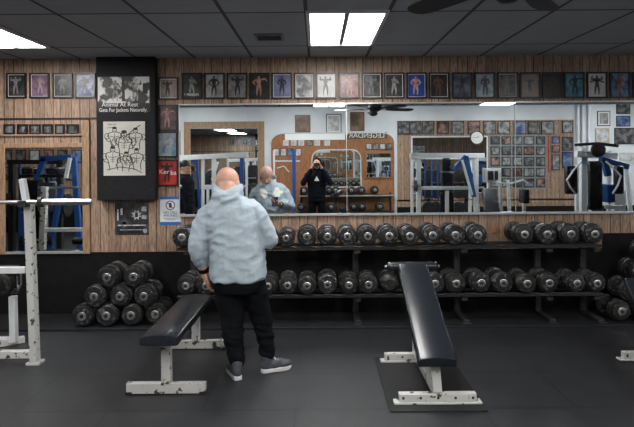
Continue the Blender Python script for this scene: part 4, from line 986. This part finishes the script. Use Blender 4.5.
# B incline machine
y = 2.26; t = machine('lever_press_machine', 'white framed bench machine with sloping black pad, reflected near the right mirror seam', y)
A_ = M(481,190,y); B_ = M(496,224,y-.0); mb = MB(); a = M(489,189,y-.25); b = M(493,221,y+.1); mb.bar(a, b, .27, .08, up=(0,1,0)); mb.build('back_pad', VINYL, t, bevel=.025, segs=3)
mbar(t, 'post', WHITE, y, [(500,182,503,256)], .05); mbar(t, 'post', WHITE, y-.3, [(508,180,511,251)], .05); mbar(t, 'post', WHITE, y-.1, [(484,168,484,182)], .04)
mbar(t, 'handlebar', WHITE, y, [(496,182,509,184),(509,184,516,182),(516,182,523,180),(523,180,528,183)], .025)
mbar(t, 'seat_frame', WHITE, y-.1, [(478,204,478,252),(497,213,512,213)], .05)
mbar(t, 'base', WHITE, y, [(478,255,514,255)], .06)
mpad(t, 'weight_box', WHITE, y-.35, 485.5,168.5,500,182,.12,.006); mpad(t, 'box_panel', BLACKM, y-.285, 488,171,493.5,180,.02,.002); mpad(t, 'box_panel', BLACKM, y-.285, 494.5,171,498,180,.02,.002)
p = mpad(t, 'seat_pad', VINYL, y, 521,189,527,203,.25,.02); mbar(t, 'seat_post', WHITE, y, [(524,203,524,256)], .05); mbar(t, 'base_link', WHITE, y, [(500,255,526,255)], .05)
place(t, 3.0, y)
# C chest machine
y = 2.06; t = machine('chest_fly_machine', 'white and blue chest machine with tall black pads, reflected at the right of the mirror', y)
mbar(t, 'main_post', WHITE, y-.2, [(583,148,583,252)], .10); mbar(t, 'main_post', WHITE, y-.2, [(609,150,609,252)], .06); mbar(t, 'base_beam', WHITE, y-.2, [(576,252,632,252)], .07)
mpad(t, 'back_pad', VINYL, y+.15, 588,161,602,210,.09); mpad(t, 'arm_pad', VINYL, y+.3, 565,166,577,194,.10); mpad(t, 'arm_pad', VINYL, y+.3, 614,166,623,194,.10)
mbar(t, 'top_arm', BLACKM, y, [(575,145,597,143.5),(597,143.5,618,146)], .05); mbar(t, 'head_plate', WHITE, y-.1, [(576,154,616,156)], .11)
MB().lathe([(.04,0),(.12,.01),(.13,.04),(.12,.07),(.04,.08)], M(597,150,y-.02), (0,1,0), 20).build('cam_wheel', BLACKM, t)
MB().tube([M(582,161,y+.38),M(574,170,y+.4),M(567,180,y+.4),M(570,187,y+.4),M(575,193,y+.4)], .016).build('bent_arm', WHITE, t); MB().tube([M(606,161,y+.38),M(613,168,y+.4),M(621,176,y+.4),M(618,185,y+.4),M(613,193,y+.4)], .016).build('bent_arm', WHITE, t)
mbar(t, 'blue_beam', BLUE, y+.05, [(600,159,628,167),(604,160,608,176)], .09); mpad(t, 'seat_pad', BLUE, y+.1, 602,184,611,202,.3,.02)
mbar(t, 'side_post', WHITE, y-.3, [(577,165,577,250),(626,168,634,250)], .06); mbar(t, 'foot_rest', WHITE, y+.2, [(605,207,622,207)], .06); mbar(t, 'weight_stack', WHITE, y-.15, [(617,190,617,248)], .2)
place(t, 4.9, y)
# E rack at the left of the main mirror
y = 1.70; t = machine('power_rack', 'white power rack with one blue post, reflected behind the man\'s head', y)
mbar(t, 'top_beam', WHITE, y, [(170,158.5,248,154.5)], .09)
for nm, m_, u, w_ in (('post',WHITE,203,.05),('post',WHITE,214,.07),('blue_post',BLUE,242,.07),('post',WHITE,246.5,.04),('post',WHITE,228,.04)):
    mbar(t, nm, m_, y-(.0 if u in (203,242,214) else .4), [(u,158,u,252)], w_)
mbar(t, 'cross_beam', WHITE, y-.4, [(203,186,247,186),(203,248,247,248)], .045); mbar(t, 'base_beam', WHITE, y, [(200,251,247,251)], .06); mbar(t, 'diagonal', WHITE, y-.4, [(218,162,212,180)], .04); mbar(t, 'side_rail', WHITE, y, [(203,251,203,246)], .05, y-.4); mbar(t, 'side_rail', WHITE, y, [(246,251,246,246)], .05, y-.4)
place(t, -1.8, y)
MACH = []
# plates and bar on a rack behind
y = .9; t = machine('leg_press_machine', 'blue and white leg press with black discs, reflected between the man and the wooden frame', y)
mbar(t, 'frame', WHITE, y, [(205,188,232,188),(208,188,208,238),(230,170,230,238),(204,238,250,238)], .05); mbar(t, 'blue_sled', BLUE, y+.1, [(222,170,250,196),(250,196,250,237)], .07); mpad(t, 'foot_plate', BLACKM, y, 248,165,258,185,.06)
for u, v in ((212,178),(226,182),(238,175),(252,192)): MB().lathe([(.03,0),(.16,.005),(.17,.02),(.16,.045),(.03,.05)], M(u,v,y+.2), (.3,1,0), 22).build('weight_disc', RUBBER, t)
mbar(t, 'disc_axle', CHROME, y+.18, [(208,178,256,178)], .025)
place(t, -2.0, y)
# black seat by the photographer
y = -.55; t = machine('preacher_bench', 'dark padded arm-curl bench beside the photographer in the reflection', y)
a = M(331,198,y); b = M(343,190,y); MB().bar(a, b, .3, .1, up=(0,0,1)).build('arm_pad', VINYL, t, bevel=.03); mbar(t, 'frame', BLACKM, y, [(336,196,336,236),(328,236,345,236),(343,212,343,236)], .05); mpad(t, 'seat_pad', VINYL, y, 339,207,347,212,.3,.02)
place(t, .6, y)
# blue post near the arch
y = -.75; t = machine('cable_tower', 'slim tower with a bright blue post reflected beside the orange panel', y)
mbar(t, 'blue_post', BLUE, y, [(294,150,294,234)], .08); mbar(t, 'top_bar', WHITE, y, [(273,161,300,161)], .03); mbar(t, 'side_post', WHITE, y, [(274,150,274,234)], .04); mbar(t, 'base', BLACKM, y, [(270,234,300,234)], .06); mbar(t, 'curved_arm', WHITE, y, [(277,168,284,166),(284,166,289,172)], .02)
place(t, -.6, y)
# D blue machine in the low left mirror
y = 2.96; t = machine('lat_pulldown_machine', 'blue framed weight machine reflected in the low left mirror', y)
mbar(t, 'top_beam', BLUE, y, [(41,159,72,157)], .08); mbar(t, 'leg', BLUE, y, [(45,158,37,178)], .08); mbar(t, 'leg', BLUE, y, [(62,185,48,262)], .07); mbar(t, 'post', BLUE, y-.1, [(74,157,81,262)], .08); mbar(t, 'post', BLUE, y-.1, [(23,212,23,262)], .08); mbar(t, 'white_post', WHITE, y+.05, [(70,158,66,178)], .05)
mpad(t, 'pad', VINYL, y, 26,168,38,174,.3,.02); mpad(t, 'pad', VINYL, y, 50,168,63,174,.3,.02); mpad(t, 'back_pad', mat('grey_vinyl',(.07,.08,.10),.4), y-.1, 38,182,57,212,.08,.03)
mbar(t, 'mid_beam', BLACKM, y, [(20,176,66,176)], .05); mbar(t, 'low_bar', CHROME, y, [(22,240,52,240)], .03); mbar(t, 'base', BLACKM, y, [(20,268,84,268)], .07); mbar(t, 'stem', BLACKM, y-.1, [(47,176,47,260)], .05)
for u in (22,50): MB().lathe([(.03,0),(.08,.005),(.08,.05),(.03,.055)], M(u,240,y), (1,0,0), 16).build('weight_disc', RUBBER, t)
place(t, -4.0, y)

y = 1.9; t = machine('smith_machine', 'dark framed lifting machine with blue guide posts reflected in the low left mirror', y)
mbar(t, 'post', BLACKM, y, [(12,160,12,255)], .09); mbar(t, 'post', BLACKM, y, [(60,160,60,255)], .09); mbar(t, 'top_beam', BLACKM, y, [(8,162,64,162)], .08)
mbar(t, 'guide_post', BLUE, y+.08, [(20,164,20,250)], .04); mbar(t, 'guide_post', BLUE, y+.08, [(52,164,52,250)], .04)
mbar(t, 'lifting_bar', CHROME, y+.1, [(4,205,70,205)], .03); mbar(t, 'base', BLACKM, y, [(8,256,64,256)], .08); mpad(t, 'back_pad', VINYL, y-.2, 26,180,46,245,.1)
for u in (7,66): MB().lathe([(.03,0),(.2,.005),(.21,.02),(.2,.045),(.03,.05)], M(u,205,y+.1), (1,0,0), 24).build('weight_disc', RUBBER, t)
place(t, -4.6, y)
y = .3; t = machine('weight_plate_rack', 'dark rack of black discs reflected in the middle mirror behind the cable machine', y)
mbar(t, 'post', BLACKM, y, [(428,168,428,228)], .07); mbar(t, 'post', BLACKM, y, [(466,168,466,228)], .07); mbar(t, 'base', BLACKM, y, [(422,230,472,230)], .07)
for k, v in enumerate((176,192,208)):
    mbar(t, 'rail', BLACKM, y, [(424,v,470,v)], .05)
    for u in (428,436,447,458,466): MB().lathe([(.03,0),(.13,.005),(.14,.02),(.13,.06),(.03,.065)], M(u,v,y+.1), (0,1,0), 18).build('weight_disc', RUBBER, t)
place(t, 2.9, y)
# ------------------------------------------------------------------ world, camera
w = bpy.data.worlds.new('World'); bpy.context.scene.world = w; w.use_nodes = True
w.node_tree.nodes['Background'].inputs[0].default_value = (.5,.55,.6,1); w.node_tree.nodes['Background'].inputs[1].default_value = .1
cam = bpy.data.cameras.new('Camera'); co = bpy.data.objects.new('Camera', cam); COL.objects.link(co)
cam.sensor_width = 36; cam.lens = F/634*36; cam.clip_start = .01
co.location = (0,0,HC); co.rotation_euler = (R(90), 0, 0)
# roll about the view axis, optical centre shifted so that the horizon sits above the middle
co.rotation_euler = (Matrix.Rotation(R(90),3,'X') @ Matrix.Rotation(-ROLL,3,'Z')).to_euler()
dv = V0-213.5; cx_ = 317+0*math.cos(ROLL)-0; 
# unrolled principal offset (0,dv) -> rolled picture coordinates
ru = math.sin(ROLL)*dv; rv = math.cos(ROLL)*dv
cam.shift_x = -ru/634; cam.shift_y = rv/634
bpy.context.scene.camera = co
sc = bpy.context.scene
sc.view_settings.view_transform = 'Standard'; sc.view_settings.look = 'None'; sc.view_settings.gamma = 1; sc.view_settings.exposure = 1.05
sc.view_settings.use_curve_mapping = False
sc.cycles.max_bounces = 16; sc.cycles.glossy_bounces = 14; sc.cycles.diffuse_bounces = 4
